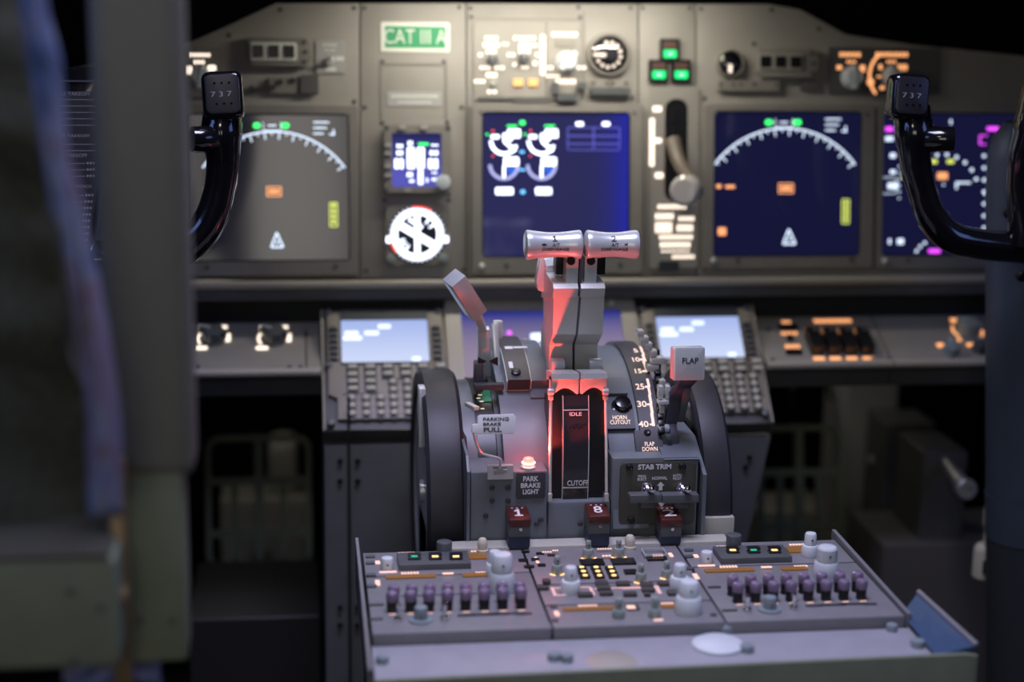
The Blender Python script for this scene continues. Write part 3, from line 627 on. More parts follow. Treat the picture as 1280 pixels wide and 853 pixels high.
# ================================================================== FORWARD CONSOLE: CDUs, lower display, body
def cdu(label, a, b, c, d, right):
    tl = CDF.at(a, b); trc = CDF.at(c, b); bl = CDF.at(a if not right else a, d)
    return None
CX = .283
ctop = CDF.at(640, 386)[1]; cbot = CDF.at(640, 535)[1]
wl = CDF.at(405, 470)[0]; half = CX-wl
print('cdu plane', ctop, cbot, wl, 'len', ctop-cbot)
CW = .146
def build_cdu(label):
    W = CDF.M @ T(0, cbot, 0); th = Thing('control_display_unit', label, 'keypad unit', W)
    u0, u1 = -CW/2, CW/2; L = ctop-cbot; M1 = CDF.M @ T(0, cbot, 0)
    mb = MB(M1); mb.prism([(u0, 0), (u1, 0), (u1, L), (u0, L)], -.024, .000, .001); th.part('housing', mb, 'dgrey')
    mb = MB(M1); mb.tube([(u0, L, .001), (u0, 0, .001), (u1, 0, .001), (u1, L, .001)], .0016, 8, sub=0); th.part('edge_trim', mb, 'strip')
    mb = MB(M1); mb.prism([(u0+.016, .012), (u1-.003, .012), (u1-.003, L-.028), (u1-.02, L-.028), (u1-.02, L-.05), (u0+.022, L-.05), (u0+.022, L-.006), (u0+.006, L-.006), (u0+.006, .045), (u0+.016, .04)][::-1], 0, .006, .001)
    mb.rrect(u1-.022, .03, u1-.004, L-.006, 0, .006, .002, .001); th.part('keyboard_plate', mb, 'tex')
    s0, s1, t0, t1 = u0+.022, u1-.022, L*.53, L*.83
    mb = MB(M1); mb.rrect(s0-.001, t0-.002, s1+.001, L-.003, 0, .0075, .001); th.part('screen_hood', mb, 'dkblue')
    mb = MB(M1); mb.rrect(s0, t0, s1, t1+.008, .0075, .0085, .001); sc = th.part('screen', mb, 'lcd')
    mb = MB(M1)
    for x, y, w in ((.5, .98, .15), (.12, .80, .16), (.35, .80, .17), (.13, .66, .22), (.85, .06, .1)): mb.rrect(s0+(s1-s0)*(x-w/2), t0+(t1-t0)*y-.003, s0+(s1-s0)*(x+w/2), t0+(t1-t0)*y+.003, .0085, .0088, .002)
    th.part('text_line', mb, 'e_wh', sc)
    first = {}
    def key(kind, x, y):
        if kind not in first:
            mb = MB(M1)
            if kind == 'line': mb.rrect(-.0045, -.0022, .0045, .0022, .006, .0095, .0008, .0005, X=T(x, y))
            elif kind == 'sq': mb.rrect(-.0054, -.0026, .0054, .0031, .006, .011, .0012, .0008, X=T(x, y))
            else: mb.lathe([(.0042, .006), (.0042, .0095), (.003, .011), (0, .0113)], 14, T(x, y))
            ring = MB(M1)
            if kind == 'rd': ring.ring([( x+.0063*math.cos(t*PI/8), y-.0008+.0063*math.sin(t*PI/8)) for t in range(16)], [(x+.0043*math.cos(t*PI/8), y+.0043*math.sin(t*PI/8)) for t in range(16)], .006, .0066)
            k = th.part({'line': 'line_key', 'sq': 'page_key', 'rd': 'round_key'}[kind], mb, {'line': 'dgrey', 'sq': 'beige', 'rd': 'beige'}[kind]); first[kind] = (k, x, y)
            ring.bm.free() if kind != 'rd' else th.part('key_surround', ring, 'black', k)
            if kind == 'rd': first['ring'] = k.children[0]
        else:
            k, X0, Y0 = first[kind]; c_ = th.copypart(k, M1 @ T(x-X0, y-Y0) @ M1.inverted())
            if kind == 'rd':
                r_ = first['ring'].copy(); COL.objects.link(r_); r_.parent = c_
    # dark sockets below the keys
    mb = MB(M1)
    for r in range(6):
        y = t0+.006+r*(t1-t0-.004)/5.5
        key('line', u0+.013, y); key('line', u1-.012, y)
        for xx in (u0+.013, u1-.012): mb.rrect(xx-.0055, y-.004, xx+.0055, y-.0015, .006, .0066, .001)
    rows = [t0-.0072-k*.0097 for k in range(4)]
    cols = [u0+.034+k*.0205 for k in range(5)]
    for r, y in enumerate(rows):
        for c, x in enumerate(cols):
            if r >= 2 and c >= 2: continue
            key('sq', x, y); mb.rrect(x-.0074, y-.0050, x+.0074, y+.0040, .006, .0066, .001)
    for r in range(2): key('sq', cols[4]+.021, rows[r])
    y6 = [rows[1]-.0108-k*.0102 for k in range(6)]
    for y in y6:
        if y < .0125: continue
        for x in [u0+.080+k*.0165 for k in range(4)]: key('rd', x, y)
    for y in [rows[3]-.0118-k*.0102 for k in range(4)]:
        if y < .0125: continue
        for x in [u0+.032+k*.0165 for k in range(3)]: key('rd', x, y)
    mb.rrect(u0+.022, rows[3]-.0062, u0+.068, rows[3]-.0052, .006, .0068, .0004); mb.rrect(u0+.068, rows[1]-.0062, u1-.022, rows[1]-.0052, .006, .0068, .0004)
    th.part('key_socket_groove', mb, 'black')
    mb = MB(M1)
    for x, y in ((u0+.008, .008), (u1-.008, .010), (u0+.007, L*.52), (u1-.006, L*.52), (u0+.008, L-.006), (u1-.008, L-.006)): mb.cyl((x, y, .0), .0045, .008, 14, .001)
    th.part('fastener', mb, 'kdark')
    return th
c1 = build_cdu('left keypad unit with pale blue screen beside the left trim wheel')
lx = CDF.at(405, 530)[0]+CW/2; c1.o.matrix_world = CDF.M @ T(lx, cbot, 0)
c2 = build_cdu('right keypad unit with pale blue screen behind the flap handle')
rx = CDF.at(966, 530)[0]-CW/2; c2.o.matrix_world = CDF.M @ T(rx, cbot, 0)
# lower display between them
g0, g1_ = lx+CW/2+.001, rx-CW/2-.001
W = CDF.M @ T((g0+g1_)/2, cbot, 0); th = Thing('lower_display_unit', 'lower centre display with pinkish reflection painted on its glass behind the thrust levers', 'display', W)
L = ctop-cbot+.012; mb = MB(W); w = (g1_-g0)/2
mb.ring(rr(-w, 0, w, L, .004), rr(-w+.018, .02, w-.018, L-.016, .003), -.02, .004); th.part('bezel', mb, 'strip')
mb = MB(W); mb.rrect(-w+.017, .018, w-.017, L-.014, -.006, -.001, .002); sc = th.part('screen', mb, lcd_grad('lower_screen_reflection', (.30, .24, .33), (.02, .03, .25), 'Y', L*.45, L*.9, 2.))  # pinkish reflection in the glass painted as an emission gradient
mb = MB(W)
for x, y, a, b in ((-.022, .62, .008, .02), (.0, .70, .03, .012), (-.004, .6, .016, .012), (.03, .58, .01, .02), (-.012, .5, .03, .008)): mb.rrect(x-a/2, L*y-b/2, x+a/2, L*y+b/2, -.001, -.0006, .003)
th.part('white_shapes', mb, 'e_wh', sc)
mb = MB(W)
for x in (-.040, .046): mb.cyl((x, L*.74, -.001), .003, .0004, 12)
th.part('magenta_mark', mb, 'e_mag', sc)
mb = MB(W); mb.cyl((w-.028, L-.008, .004), .0035, .002, 14, .0006); th.part('light_sensor', mb, 'signw')
# console body beneath
th = Thing('forward_console', 'dark console body below the two keypad units, riveted', 'console', T(CX, 1.95, 0))
pbl = CDF.M @ Vector((lx-CW/2, cbot, -.002)); pbr = CDF.M @ Vector((rx+CW/2, cbot, -.002))
mb = MB(Matrix(((1, 0, 0, 0), (0, 0, -1, pbl.y+.002), (0, 1, 0, 0), (0, 0, 0, 1))))
zt = pbl.z-.017; mb.prism([(pbl.x, 0), (pbl.x, zt), (pbr.x, zt), (ony(935, 680, 1.85).x, ony(935, 680, 1.85).z), (ony(930, 700, 1.85).x, 0)][::-1], -.14, 0, .002); th.part('body', mb, 'dgrey')
mb = MB(); 
for a, b in ((425, 577), (447, 577), (425, 602), (447, 602), (425, 760), (447, 760), (1000-68, 584), (937, 572), (425, 782), (447, 782)): p = ony(a, b, pbl.y); mb.lathe([(.0035, 0), (.0028, .0015), (0, .002)], 12, Matrix.Translation(p) @ Rx(90))
th.part('rivet', mb, 'black')
mb = MB(); x_ = ony(437, 700, 1.85).x; mb.box((x_, pbl.y-.0005, .4), (.003, .003, .62), .0008); th.part('seam', mb, 'black')
mb = MB(); mb.box((CX, 2.06, .40), (.40, .1, .7)); th.part('inner_body', mb, 'black')
# ---- side shelves
def shelf(label, x0, x1, items):
    spt = SPF.at(640, 400)[1]; spb = SPF.at(640, 461)[1]
    W = SPF.M @ T((x0+x1)/2, spb, 0); th = Thing('shelf_panel', label, 'control panel', W)
    mb = MB(SPF.M); mb.rrect(x0, spb, x1, spt, -.012, 0, .001); th.part('plate', mb, 'panel')
    mb = MB(SPF.M); mb.tube([(x0, spb, -.001), (x1, spb, -.001)], .0055, 12, sub=0); th.part('front_lip', mb, 'strip')
    mb = MB(SPF.M); mb.box(((x0+x1)/2, spb+.004, -.02), (x1-x0, .008, .03)); th.part('skirt', mb, 'dgrey')
    return th
xl0 = -.60; xl1 = lx-CW/2-.002; xr0 = rx+CW/2+.004
th = shelf('left shelf panel with two amber-lit rotary knobs', xl0, xl1, 0)
for px in (267, 343):
    mb = MB(SPF.M)
    for r_ in [(px-18, 408, px-8, 413), (px-4, 406, px+6, 411), (px+14, 418, px+21, 428), (px-23, 434, px-8, 438), (px+8, 408, px+17, 412)]: bar(mb, SPF, *r_, .0008)
    u, v = SPF.at(px, 424); arc2(mb, u, v, .017, .020, 120, 215, .0008); th.part('legend', mb, 'e_white'); dial_knob(th, SPF, px, 424, .013, .016, 70, 'kdark')
screws(th, SPF, [(247, 459), (362, 459), (376, 459), (382, 418)], .003)
mb = MB(SPF.M); a0, b0, a1, b1 = SPF.rect(382, 411, 383.5, 463); mb.rrect(a0, b0, a1, b1, 0, .0006, .0002); th.part('seam', mb, 'black')
th = shelf('right shelf panel with a row of black square pushbuttons between amber legends', xr0, SPF.at(1104, 430)[0], 0)
mb = MB(SPF.M)
for r_ in [(976, 401, 989, 406, 3), (975, 415, 998, 420, 4), (980, 431, 1001, 437, 4), (1016, 399, 1065, 405, 12)]: word(mb, SPF, *r_[:4], r_[4])
for k in range(4): bar(mb, SPF, 1007+k*20.5, 411, 1022+k*20.5, 417); bar(mb, SPF, 1017+k*20.5, 447, 1031+k*20.5, 453)
th.part('legend', mb, 'e_amb')
mb = MB(SPF.M); bar(mb, SPF, 973, 408, 996, 413, 0, .004); u, v = SPF.at(987, 425); mb.cyl((u, v, 0), .004, .006, 12); bar(mb, SPF, 982, 439, 1002, 444, 0, .003); th.part('annunciator', mb, 'black')
for k in range(4):
    mb = MB(SPF.M); bar(mb, SPF, 1009+k*20.5, 420, 1025+k*20.5, 444, 0, .014, .001); b_ = th.part('push_button', mb, 'black')
    mb = MB(SPF.M); bar(mb, SPF, 1013+k*20.5, 422, 1020+k*20.5, 425, .014, .0005); th.part('button_mark', mb, 'kdark', b_)
screws(th, SPF, [(966, 450), (1090, 449), (1112, 449), (960, 412)], .003)
th = shelf('far right shelf panel with cluster of three knobs beside the control column', SPF.at(1106, 430)[0], 1.25, 0)
dial_knob(th, SPF, 1209, 414, .013, .016, 60, 'knobg'); dial_knob(th, SPF, 1187, 441, .010, .014, 0, 'knobs'); dial_knob(th, SPF, 1222, 438, .008, .014, 0, 'kdark')
mb = MB(SPF.M)
for r_ in [(1188, 399, 1200, 404), (1171, 430, 1180, 435), (1208, 430, 1217, 434), (1196, 424, 1202, 427)]: bar(mb, SPF, *r_)
u, v = SPF.at(1209, 414); arc2(mb, u, v, .017, .020, 150, 220, .0008); arc2(mb, u, v, .017, .020, -40, 10, .0008); th.part('legend', mb, 'e_amb')



# ================================================================== THROTTLE QUADRANT
PIV = (1.72, .62)
YZ = Matrix(((0, 0, 1, 0), (1, 0, 0, 0), (0, 1, 0, 0), (0, 0, 0, 1)))     # local (y, z, x)
XZ = Matrix(((1, 0, 0, 0), (0, 0, -1, 0), (0, 1, 0, 0), (0, 0, 0, 1)))    # local x, z, towards the viewer
def drum(px, py, R, piv=PIV):
    r = ray(px, py); a = r.y**2+r.z**2; oy, oz = CAM.y-piv[0], CAM.z-piv[1]; b = 2*(oy*r.y+oz*r.z); c = oy*oy+oz*oz-R*R; D = max(0, b*b-4*a*c)
    t = (-b-math.sqrt(D))/(2*a); p = CAM+r*t; return p.x, math.degrees(math.atan2(p.z-piv[1], piv[0]-p.y))
def dW(x, th, R, piv=PIV): t = math.radians(th); return T(x, piv[0]-R*math.cos(t), piv[1]+R*math.sin(t)) @ Rx(90-th)
def dtext(mb, s, a, b, c, d, R, bold=.02, piv=PIV):
    x, th = drum((a+c)/2, (b+d)/2, R, piv); W = dW(x, th, R, piv); iv = W.inverted(); q = lambda px, py: iv @ Vector((drum(px, py, R, piv)[0], *yz(drum(px, py, R, piv)[1], R, piv)))
    w = q(c, (b+d)/2).x-q(a, (b+d)/2).x; h = q((a+c)/2, b).y-q((a+c)/2, d).y
    mb.text(s, -w/2, -h/2, w/2, h/2, .0006, X=W, bold=bold)
def yz(th, R, piv): t = math.radians(th); return piv[0]-R*math.cos(t), piv[1]+R*math.sin(t)
def beam(mb, A, B, w, h, bev=.001, side=Vector((1, 0, 0))):
    d = (B-A); L = d.length; d.normalize(); s_ = (side-d*side.dot(d)).normalized(); n = d.cross(s_)
    X = Matrix(((s_.x, n.x, d.x, (A.x+B.x)/2), (s_.y, n.y, d.y, (A.y+B.y)/2), (s_.z, n.z, d.z, (A.z+B.z)/2), (0, 0, 0, 1)))
    mb.box((0, 0, 0), (w, h, L), bev, X=X)
QW = T(.281, 1.62, .56)
th = Thing('throttle_quadrant', 'blue-grey throttle quadrant housing with curved drum top, between the two trim wheels', 'throttle quadrant', QW)
Q_ = th
def qx(px, py=630, y=1.55): return ony(px, py, y).x
def qz(py, px=700, y=1.55): return ony(px, py, y).z
ztl = qz(590, 630); ztm = qz(628, 725); ztr = qz(574, 820); zb = .56
mb = MB(); x0, x1 = qx(588), qx(684); mb.box(((x0+x1)/2, 1.62, (zb+ztl)/2), (x1-x0, .14, ztl-zb), .0025); th.part('left_housing', mb, 'box')
mb = MB(); x0, x1 = qx(685.5), qx(764); mb.box(((x0+x1)/2, 1.62, (zb+ztm)/2), (x1-x0, .136, ztm-zb), .004); th.part('middle_housing', mb, 'box')
mb = MB(); x0, x1 = qx(765), qx(873); mb.box(((x0+x1)/2, 1.625, (zb+ztr)/2), (x1-x0, .14, ztr-zb), .0025); th.part('right_housing', mb, 'box')
# side cheeks
mb = MB(YZ); z0 = ztl; mb.prism([(1.545, zb), (1.545, z0+.002), (1.56, z0+.014), (1.75, z0+.03), (1.75, zb)], qx(583), qx(587), .001); th.part('left_cheek', mb, 'box')
mb = MB(YZ); mb.prism([(1.545, zb), (1.545, qz(592, 880)), (1.60, qz(545, 850, 1.60)), (1.76, qz(545, 850, 1.60)), (1.76, zb)], qx(876), qx(881), .001); th.part('right_cheek', mb, 'box')
mb = MB(YZ); xr = qx(873); mb.prism([(1.553, ztr-.002), (1.60, qz(545, 850, 1.60)), (1.75, qz(545, 850, 1.60)+.004), (1.75, ztr-.01)], qx(829), xr+.003, .001); th.part('sloping_deck', mb, 'box')
# drum covers
def seg(name, pxa, pxb, py, R, a0, a1, mt, t=.03):
    x0 = drum(pxa, py, R)[0]; x1 = drum(pxb, py, R)[0]; mb = MB(); mb.arcplate(PIV, R, R-t, a0, a1, x0, x1); return th.part(name, mb, mt), x0, x1
seg('left_drum', 626, 685, 520, .168, 5, 150, 'box', .05)
seg('scale_arc', 629, 660, 452, .181, drum(645, 477, .181)[1], 150, 'leverg', .014); seg('scale_arc', 631, 659, 452, .1835, drum(645, 475, .1835)[1], 145, 'boxd', .014); seg('scale_arc', 660.5, 682, 452, .179, drum(670, 476, .179)[1], 150, 'box', .012)
mb = MB(); x, a = drum(645, 466, .1835); mb.lathe([(.005, 0), (.005, .002), (.003, .003), (0, .003)], 16, dW(x, a, .1835)); th.part('scale_screw', mb, 'black')
mb = MB(); 
for a, b, c, d in ((631, 434, 641, 437), (642, 434, 659, 436), (636, 453, 641, 461)):
    x, t_ = drum((a+c)/2, (b+d)/2, .1835); x0 = drum(a, (b+d)/2, .1835)[0]; x1 = drum(c, (b+d)/2, .1835)[0]; mb.arcplate(PIV, .1842, .183, drum(a, d, .1835)[1], drum(a, b, .1835)[1], x0, x1, 4)
th.part('scale_mark', mb, 'paint_w')
seg('right_drum', 757, 801, 520, .172, 10, 150, 'box', .05)
# centre black start-lever cover
RB = .300; PB = (1.859, .70)   # the start-lever cover is a flatter, nearly upright curve
bx0, bx1 = drum(690.5, 560, RB-.003, PB)[0], drum(755.5, 560, RB-.003, PB)[0]
tb_ = drum(722, 489, RB-.003, PB)[1]; bb_ = drum(722, 629, RB-.003, PB)[1]
mb = MB(); mb.arcplate(PB, RB-.003, RB-.055, bb_, tb_, bx0, bx1); mb.arcplate((1.595, PB[1]+(RB-.023)*math.sin(math.radians(tb_))), .020, .001, 10, 90, bx0, bx1, 8); th.part('start_lever_cover', mb, 'black')
x0 = drum(704, 560, RB, PB)[0]; x1 = drum(736, 560, RB, PB)[0]
mb = MB(); mb.arcplate(PB, RB, RB-.004, bb_+.3, tb_-.8, x0, x1); th.part('legend_strip', mb, mat('glossy_strip', (.03, .03, .035), .2, coat=.3))
mb = MB()
for a, b, c, d in ((704, 512.4, 736, 513.6), (704, 609.4, 736, 610.8)):
    mb.arcplate(PB, RB+.0006, RB-.001, drum(a, d, RB, PB)[1], drum(a, b, RB, PB)[1], x0, x1, 2)
for xx in (x0, x1): mb.arcplate(PB, RB+.0004, RB-.003, bb_+.3, tb_-.8, xx-.0004, xx+.0004)
th.part('strip_border', mb, 'leverg')
mb = MB(); dtext(mb, 'IDLE', 712, 515.5, 727, 520, RB, .01, PB); dtext(mb, 'CUTOFF', 709, 600.5, 735, 607, RB, .01, PB); th.part('lettering', mb, 'paint_w')
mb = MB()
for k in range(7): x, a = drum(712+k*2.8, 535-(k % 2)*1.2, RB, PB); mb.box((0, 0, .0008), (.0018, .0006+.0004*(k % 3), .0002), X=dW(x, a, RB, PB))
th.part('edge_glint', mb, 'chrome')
for s_, px in ((-1, 688.5), (1, 757)):
    mb = MB(); pts = [ony(px-s_*1, 492, 1.578), ony(px, 505, 1.569), ony(px+s_*.8, 560, 1.556), ony(px+s_*1, 622, 1.547)]; mb.tube(pts, .0016, 8); mb.box(ony(px+s_*1, 622, 1.542), (.004, .004, .008), .0006); th.part('guide_rail', mb, 'steel')
    mb = MB(); p = ony(px, 490, 1.570); mb.cyl((0, 0, -.003), .0035, .006, 14, .0008, X=Matrix.Translation(p) @ Ry(90)); mb.box(p+Vector((0, 0, -.006)), (.005, .004, .004), .0006); th.part('rail_fitting', mb, 'steel')
# side lugs
mb = MB(); RL = .170
mb.arcplate(PIV, RL, .155, drum(675, 497, RL)[1], drum(675, 478, RL)[1], drum(662, 488, RL)[0], drum(686, 488, RL)[0]); mb.arcplate(PIV, RL+.006, .155, drum(770, 497, RL)[1], drum(770, 478, RL)[1], drum(757, 488, RL)[0], drum(782, 488, RL)[0])
th.part('pivot_lug', mb, 'box')
# rivets
mb = MB()
for a, b in ((615, 610), (635, 610), (615, 626), (635, 626), (671, 623+32), (607, 645), (725, 655), (676, 650)):
    mb.lathe([(.0028, 0), (.0028, .0006), (.0016, .0012), (0, .0008)], 14, Matrix.Translation(ony(a, b, 1.5495)) @ Rx(90))
th.part('rivet', mb, 'boxd')
# flap scale plate (black), curved, with the horn cutout legend
RF = .1765
fx0, fx1 = drum(797, 520, RF)[0], drum(824, 520, RF)[0]
fa0 = drum(810, 568, RF)[1]
mb = MB(); mb.arcplate(PIV, RF, RF-.006, drum(810, 540, RF)[1], 140, drum(788, 470, RF)[0], fx1)
ax = drum(794, 550, RF)[0]; mb.arcplate(PIV, RF, RF-.006, fa0, drum(810, 538, RF)[1], ax, fx1)
mb.arcplate(PIV, RF, RF-.006, drum(775, 536, RF)[1], drum(775, 512, RF)[1], drum(757.5, 525, RF)[0], ax+.002)
fp = th.part('flap_scale_plate', mb, 'boxd')
mb = MB()
for s_, a, b, c, d in (('5', 792, 437, 797, 441.5), ('10', 790.5, 447.7, 799.5, 453), ('15', 793.5, 462, 802, 467.5), ('25', 794.5, 480.5, 805, 487.7), ('30', 796.5, 502, 808, 509.6), ('40', 798, 527, 810.5, 534.7)): dtext(mb, s_, a, b, c, d, RF, .015)
dtext(mb, 'HORN\nCUTOUT', 762, 520, 788, 531, RF, .006); dtext(mb, 'FLAP\nDOWN', 802.5, 553, 821.5, 564.5, RF, .006)
th.part('lettering', mb, 'e_tail', fp)
mb = MB()
for i, (a, b, c, d) in enumerate(((800, 434, 802.5, 438), (802, 438, 804.5, 444), (803.5, 444, 806.5, 452), (805, 452, 808, 464), (808.7, 474, 811.7, 484), (810, 484, 813, 494), (811.2, 494, 814.4, 505), (812.6, 505, 816, 517), (814, 517, 817.6, 533))):
    mb.arcplate(PIV, RF+.0006, RF-.001, drum(a, d, RF)[1], drum(a, b, RF)[1], drum(a, (b+d)/2, RF)[0], drum(c, (b+d)/2, RF)[0], 3)
for b, a in ((450, 800), (464.5, 803), (484, 806), (506, 808.5), (531, 812)): mb.arcplate(PIV, RF+.0006, RF-.001, drum(a, b+1, RF)[1], drum(a, b-1, RF)[1], drum(a, b, RF)[0], drum(a+6, b, RF)[0], 2)
th.part('scale_line', mb, 'e_tail', fp)
mb = MB(); x, a = drum(809, 541, RF); mb.lathe([(.0035, 0), (.0035, .0012), (.002, .0022), (0, .0016)], 16, dW(x, a, RF)); th.part('screw', mb, 'black', fp)
# horn cutout button
x, a = drum(774, 493, .172); mb = MB(); mb.lathe([(.0108, 0), (.0108, .002), (.0085, .0025), (.0088, .008), (.0075, .0105), (0, .011)], 28, dW(x, a-6, .172)); th.part('horn_cutout_button', mb, 'blackg')
# notched gate
mb = MB(); gx = drum(826, 520, .18)[0]
rnd = [(416, 800, 8), (424, 806, 8), (432, 810, 9), (441, 816, 9), (450, 822, 18), (459, 815, 16), (468, 824, 9), (478, 827, 8), (488, 830, 6)]
for py, px, w in rnd:
    R_ = .186; x, a = drum(px, max(py, 428), R_); p = ony(px, py, 1.655 if py < 470 else 1.63); mb.box(p, (w*.00078, .012, .0068), .0008)
th.part('notched_gate', mb, 'steel')
mb = MB()
for py in range(440, 540, 9): x, a = drum(817, py, .181); mb.box((0, 0, 0), (.006, .0058, .012), .0008, X=dW(drum(821+(py-440)*.06, py, .181)[0], a, .178))
th.part('gate_side', mb, 'black')
mb = MB()
for a, b, c, d in ((823, 482, 828, 498), (832, 482, 836, 498), (824, 506, 829, 523), (833, 506, 836, 512)): p, q = ony(a, b, 1.60), ony(c, d, 1.60); mb.box((p+q)/2, (q.x-p.x, .01, p.z-q.z), .0006)
p, q = ony(822, 500, 1.598), ony(838, 504, 1.598); mb.box((p+q)/2, (q.x-p.x, .012, p.z-q.z), .0006)
mb.cyl((0, 0, -.006), .0045, .012, 14, .001, X=Matrix.Translation(ony(829, 536, 1.59)) @ Ry(90)); th.part('gate_block', mb, 'alu')
# flap lever base housing
mb = MB(YZ); mb.prism([(1.585, qz(553, 840, 1.585)), (1.585, qz(546, 840, 1.585)), (1.63, qz(480, 840, 1.63)), (1.72, qz(475, 840, 1.70)), (1.72, .70)], ony(836, 520, 1.6).x, ony(845, 520, 1.6).x, .001); th.part('lever_guard', mb, mat('lilac_grey_guard', (.13, .12, .17), .4))
# STAB TRIM plate
yq = 1.5545; ST = Fr(1.5545, .66, 90); W_ = ST.W(823, 617)
st = Thing('stab_trim_panel', 'dark olive switch panel lettered STAB TRIM on the right of the quadrant face', 'switch panel', W_)
x0, y0, x1, y1 = ST.rect(774, 577, 868, 656); mb = MB(ST.M); mb.rrect(x0, y0, x1, y1, 0, .003, .006, .0006); st.part('plate', mb, 'olive')
mb = MB(ST.M)
def rtext(mb, F, s_, a, b, c, d, z, bold=.02, h=.0003): x0, y0, x1, y1 = F.rect(a, b, c, d, z); mb.text(s_, x0, y0, x1, y1, z, h, bold=bold)
rtext(mb, ST, 'STAB TRIM', 797.5, 580.5, 839, 587, .003, .03); rtext(mb, ST, 'MAIN\nELECT', 797, 594, 808, 601, .003, .004); rtext(mb, ST, 'NORMAL', 815, 596, 834, 600, .003, .008); rtext(mb, ST, 'AUTO\nPILOT', 841, 593, 852, 600, .003, .004)
u, v = ST.at(825, 607); s_ = .00074
mb.prism([(u-5*s_, v+1*s_), (u, v+6*s_), (u+5*s_, v+1*s_), (u+2.4*s_, v+1*s_), (u+2.4*s_, v-5.5*s_), (u-2.4*s_, v-5.5*s_), (u-2.4*s_, v+1*s_)][::-1], .003, .0033)
u, v = ST.at(826, 629); mb.prism([(u-5*s_, v+2*s_), (u, v-5*s_), (u+5*s_, v+2*s_), (u+2*s_, v+2*s_), (u+2*s_, v+5*s_), (u-2*s_, v+5*s_), (u-2*s_, v+2*s_)], .003, .0033)
st.part('lettering', mb, 'paint_w')
for a in (807, 851):
    u, v = ST.at(a, 610); mb = MB(ST.M); mb.lathe([(.0075, 0), (.0075, .004), (.006, .0065), (.0045, .009), (.003, .010), (0, .010)], 20, T(u, v, .003)); bs = st.part('toggle_bushing', mb, 'chrome')
    mb = MB(ST.M); mb.tube([(u, v, .010), (u+.0006, v+.004, .019), (u+.0006, v+.007, .027)], [.0022, .0026, .0036], 12, sub=3); mb.lathe([(0, -.0036), (.0026, -.0026), (.0036, 0), (.0026, .0026), (0, .0036)], 12, T(u+.0006, v+.0075, .028)); st.part('bat_lever', mb, 'chrome', bs)
x0, y0, x1, y1 = ST.rect(786, 617, 875, 628, .02)
mb = MB(ST.M)
for p, q in ((786, 825.5), (826.5, 872)): a0, b0, a1, b1 = ST.rect(p, 617, q, 627, .02); mb.rrect(a0, b0, a1, b1, .014, .026, .001, .0006)
for p, q in ((800, 817), (843, 859)): a0, b0, a1, b1 = ST.rect(p, 626, q, 634, .014); mb.rrect(a0, b0, a1, b1, .003, .018, .001, .0006)
st.part('guard_bar', mb, 'kdark')
mb = MB(ST.M)
for a, b in ((786, 583), (852, 582), (788, 649)): u, v = ST.at(a, b); mb.lathe([(.0038, 0), (.0036, .0012), (.002, .0022), (0, .0016)], 16, T(u, v, .003))
st.part('screw', mb, 'black')
# park brake light plate + lamp
pl = Thing('park_brake_placard', 'black placard lettered PARK BRAKE LIGHT below the glowing red lamp', 'placard', QF.W(663, 607))
x0, y0, x1, y1 = QF.rect(645, 590.5, 681.5, 623); mb = MB(QF.M); mb.rrect(x0, y0, x1, y1, 0, .0016, .0025, .0004); pl.part('plate', mb, 'boxd')
mb = MB(QF.M); rtext(mb, QF, 'PARK', 654, 595.5, 673, 602, .0016, .025); rtext(mb, QF, 'BRAKE', 651, 604, 675.5, 610, .0016, .025); rtext(mb, QF, 'LIGHT', 653.5, 612, 673.5, 618, .0016, .025); pl.part('lettering', mb, 'paint_w')
lp = ony(660.5, 584, 1.559); lp.z = ztl
lm = Thing('park_brake_lamp', 'glowing red dome lamp on top of the quadrant housing', 'lamp', Matrix.Translation(lp))
mb = MB(Matrix.Translation(lp)); mb.lathe([(.0075, 0), (.0075, .0022), (.0062, .003), (.0055, .003)], 24); lm.part('base_ring', mb, 'steel')
mb = MB(Matrix.Translation(lp)); mb.lathe([(.0055, .003), (.0055, .008), (.0045, .0105), (.003, .0112), (0, .0115)], 24); lm.part('dome', mb, 'red')
mb = MB(Matrix.Translation(lp)); mb.lathe([(.0066, .0055), (.0068, .0065), (.0058, .007)], 24); lm.part('bulb_ring', mb, glow('lamp_hot_core', (1, .45, .35), 7))
# parking brake handle
hp = Thing('parking_brake_handle', 'white handle plate lettered PARKING BRAKE PULL on a bent wire arm', 'handle', Matrix.Translation(ony(625, 590, 1.546)))
HF = Fr(1.522, .75, 78); 
mb = MB(HF.M); P = [HF.at(*p) for p in ((596, 543), (590, 541), (590, 531), (597, 530), (597, 521), (600, 519), (642, 518), (645, 521), (645, 540), (642, 543))]
mb.prism(P[::-1] if 0 else P, -.003, 0, .0008); hp.part('plate', mb, 'white')
mb = MB(HF.M); rtext(mb, HF, 'PARKING', 604, 522, 636, 526.5, 0, .02); rtext(mb, HF, 'BRAKE', 604, 528.5, 626, 532.5, 0, .02); rtext(mb, HF, 'PULL', 604.5, 534.5, 627, 540.5, 0, .03); hp.part('lettering', mb, 'ink')
mb = MB(); mb.tube([ony(592, 541, 1.526), ony(595, 553, 1.535), ony(600, 565, 1.544), ony(607, 569, 1.546), ony(623, 573, 1.545), ony(625.5, 577, 1.545), ony(625, 586, 1.545)], .0014, 10, sub=5); hp.part('wire_arm', mb, 'steel')
mb = MB(QF.M); x0, y0, x1, y1 = QF.rect(609, 581, 641, 598); a0, b0, a1, b1 = QF.rect(617, 584, 632, 592); mb.ring(rr(x0, y0, x1, y1, .0006), rr(a0, b0, a1, b1, .0006), 0, .004); mb.rrect(a0, b0, a1, b1, .0, .0008, .0005); hb = hp.part('hinge_bracket', mb, 'steel')
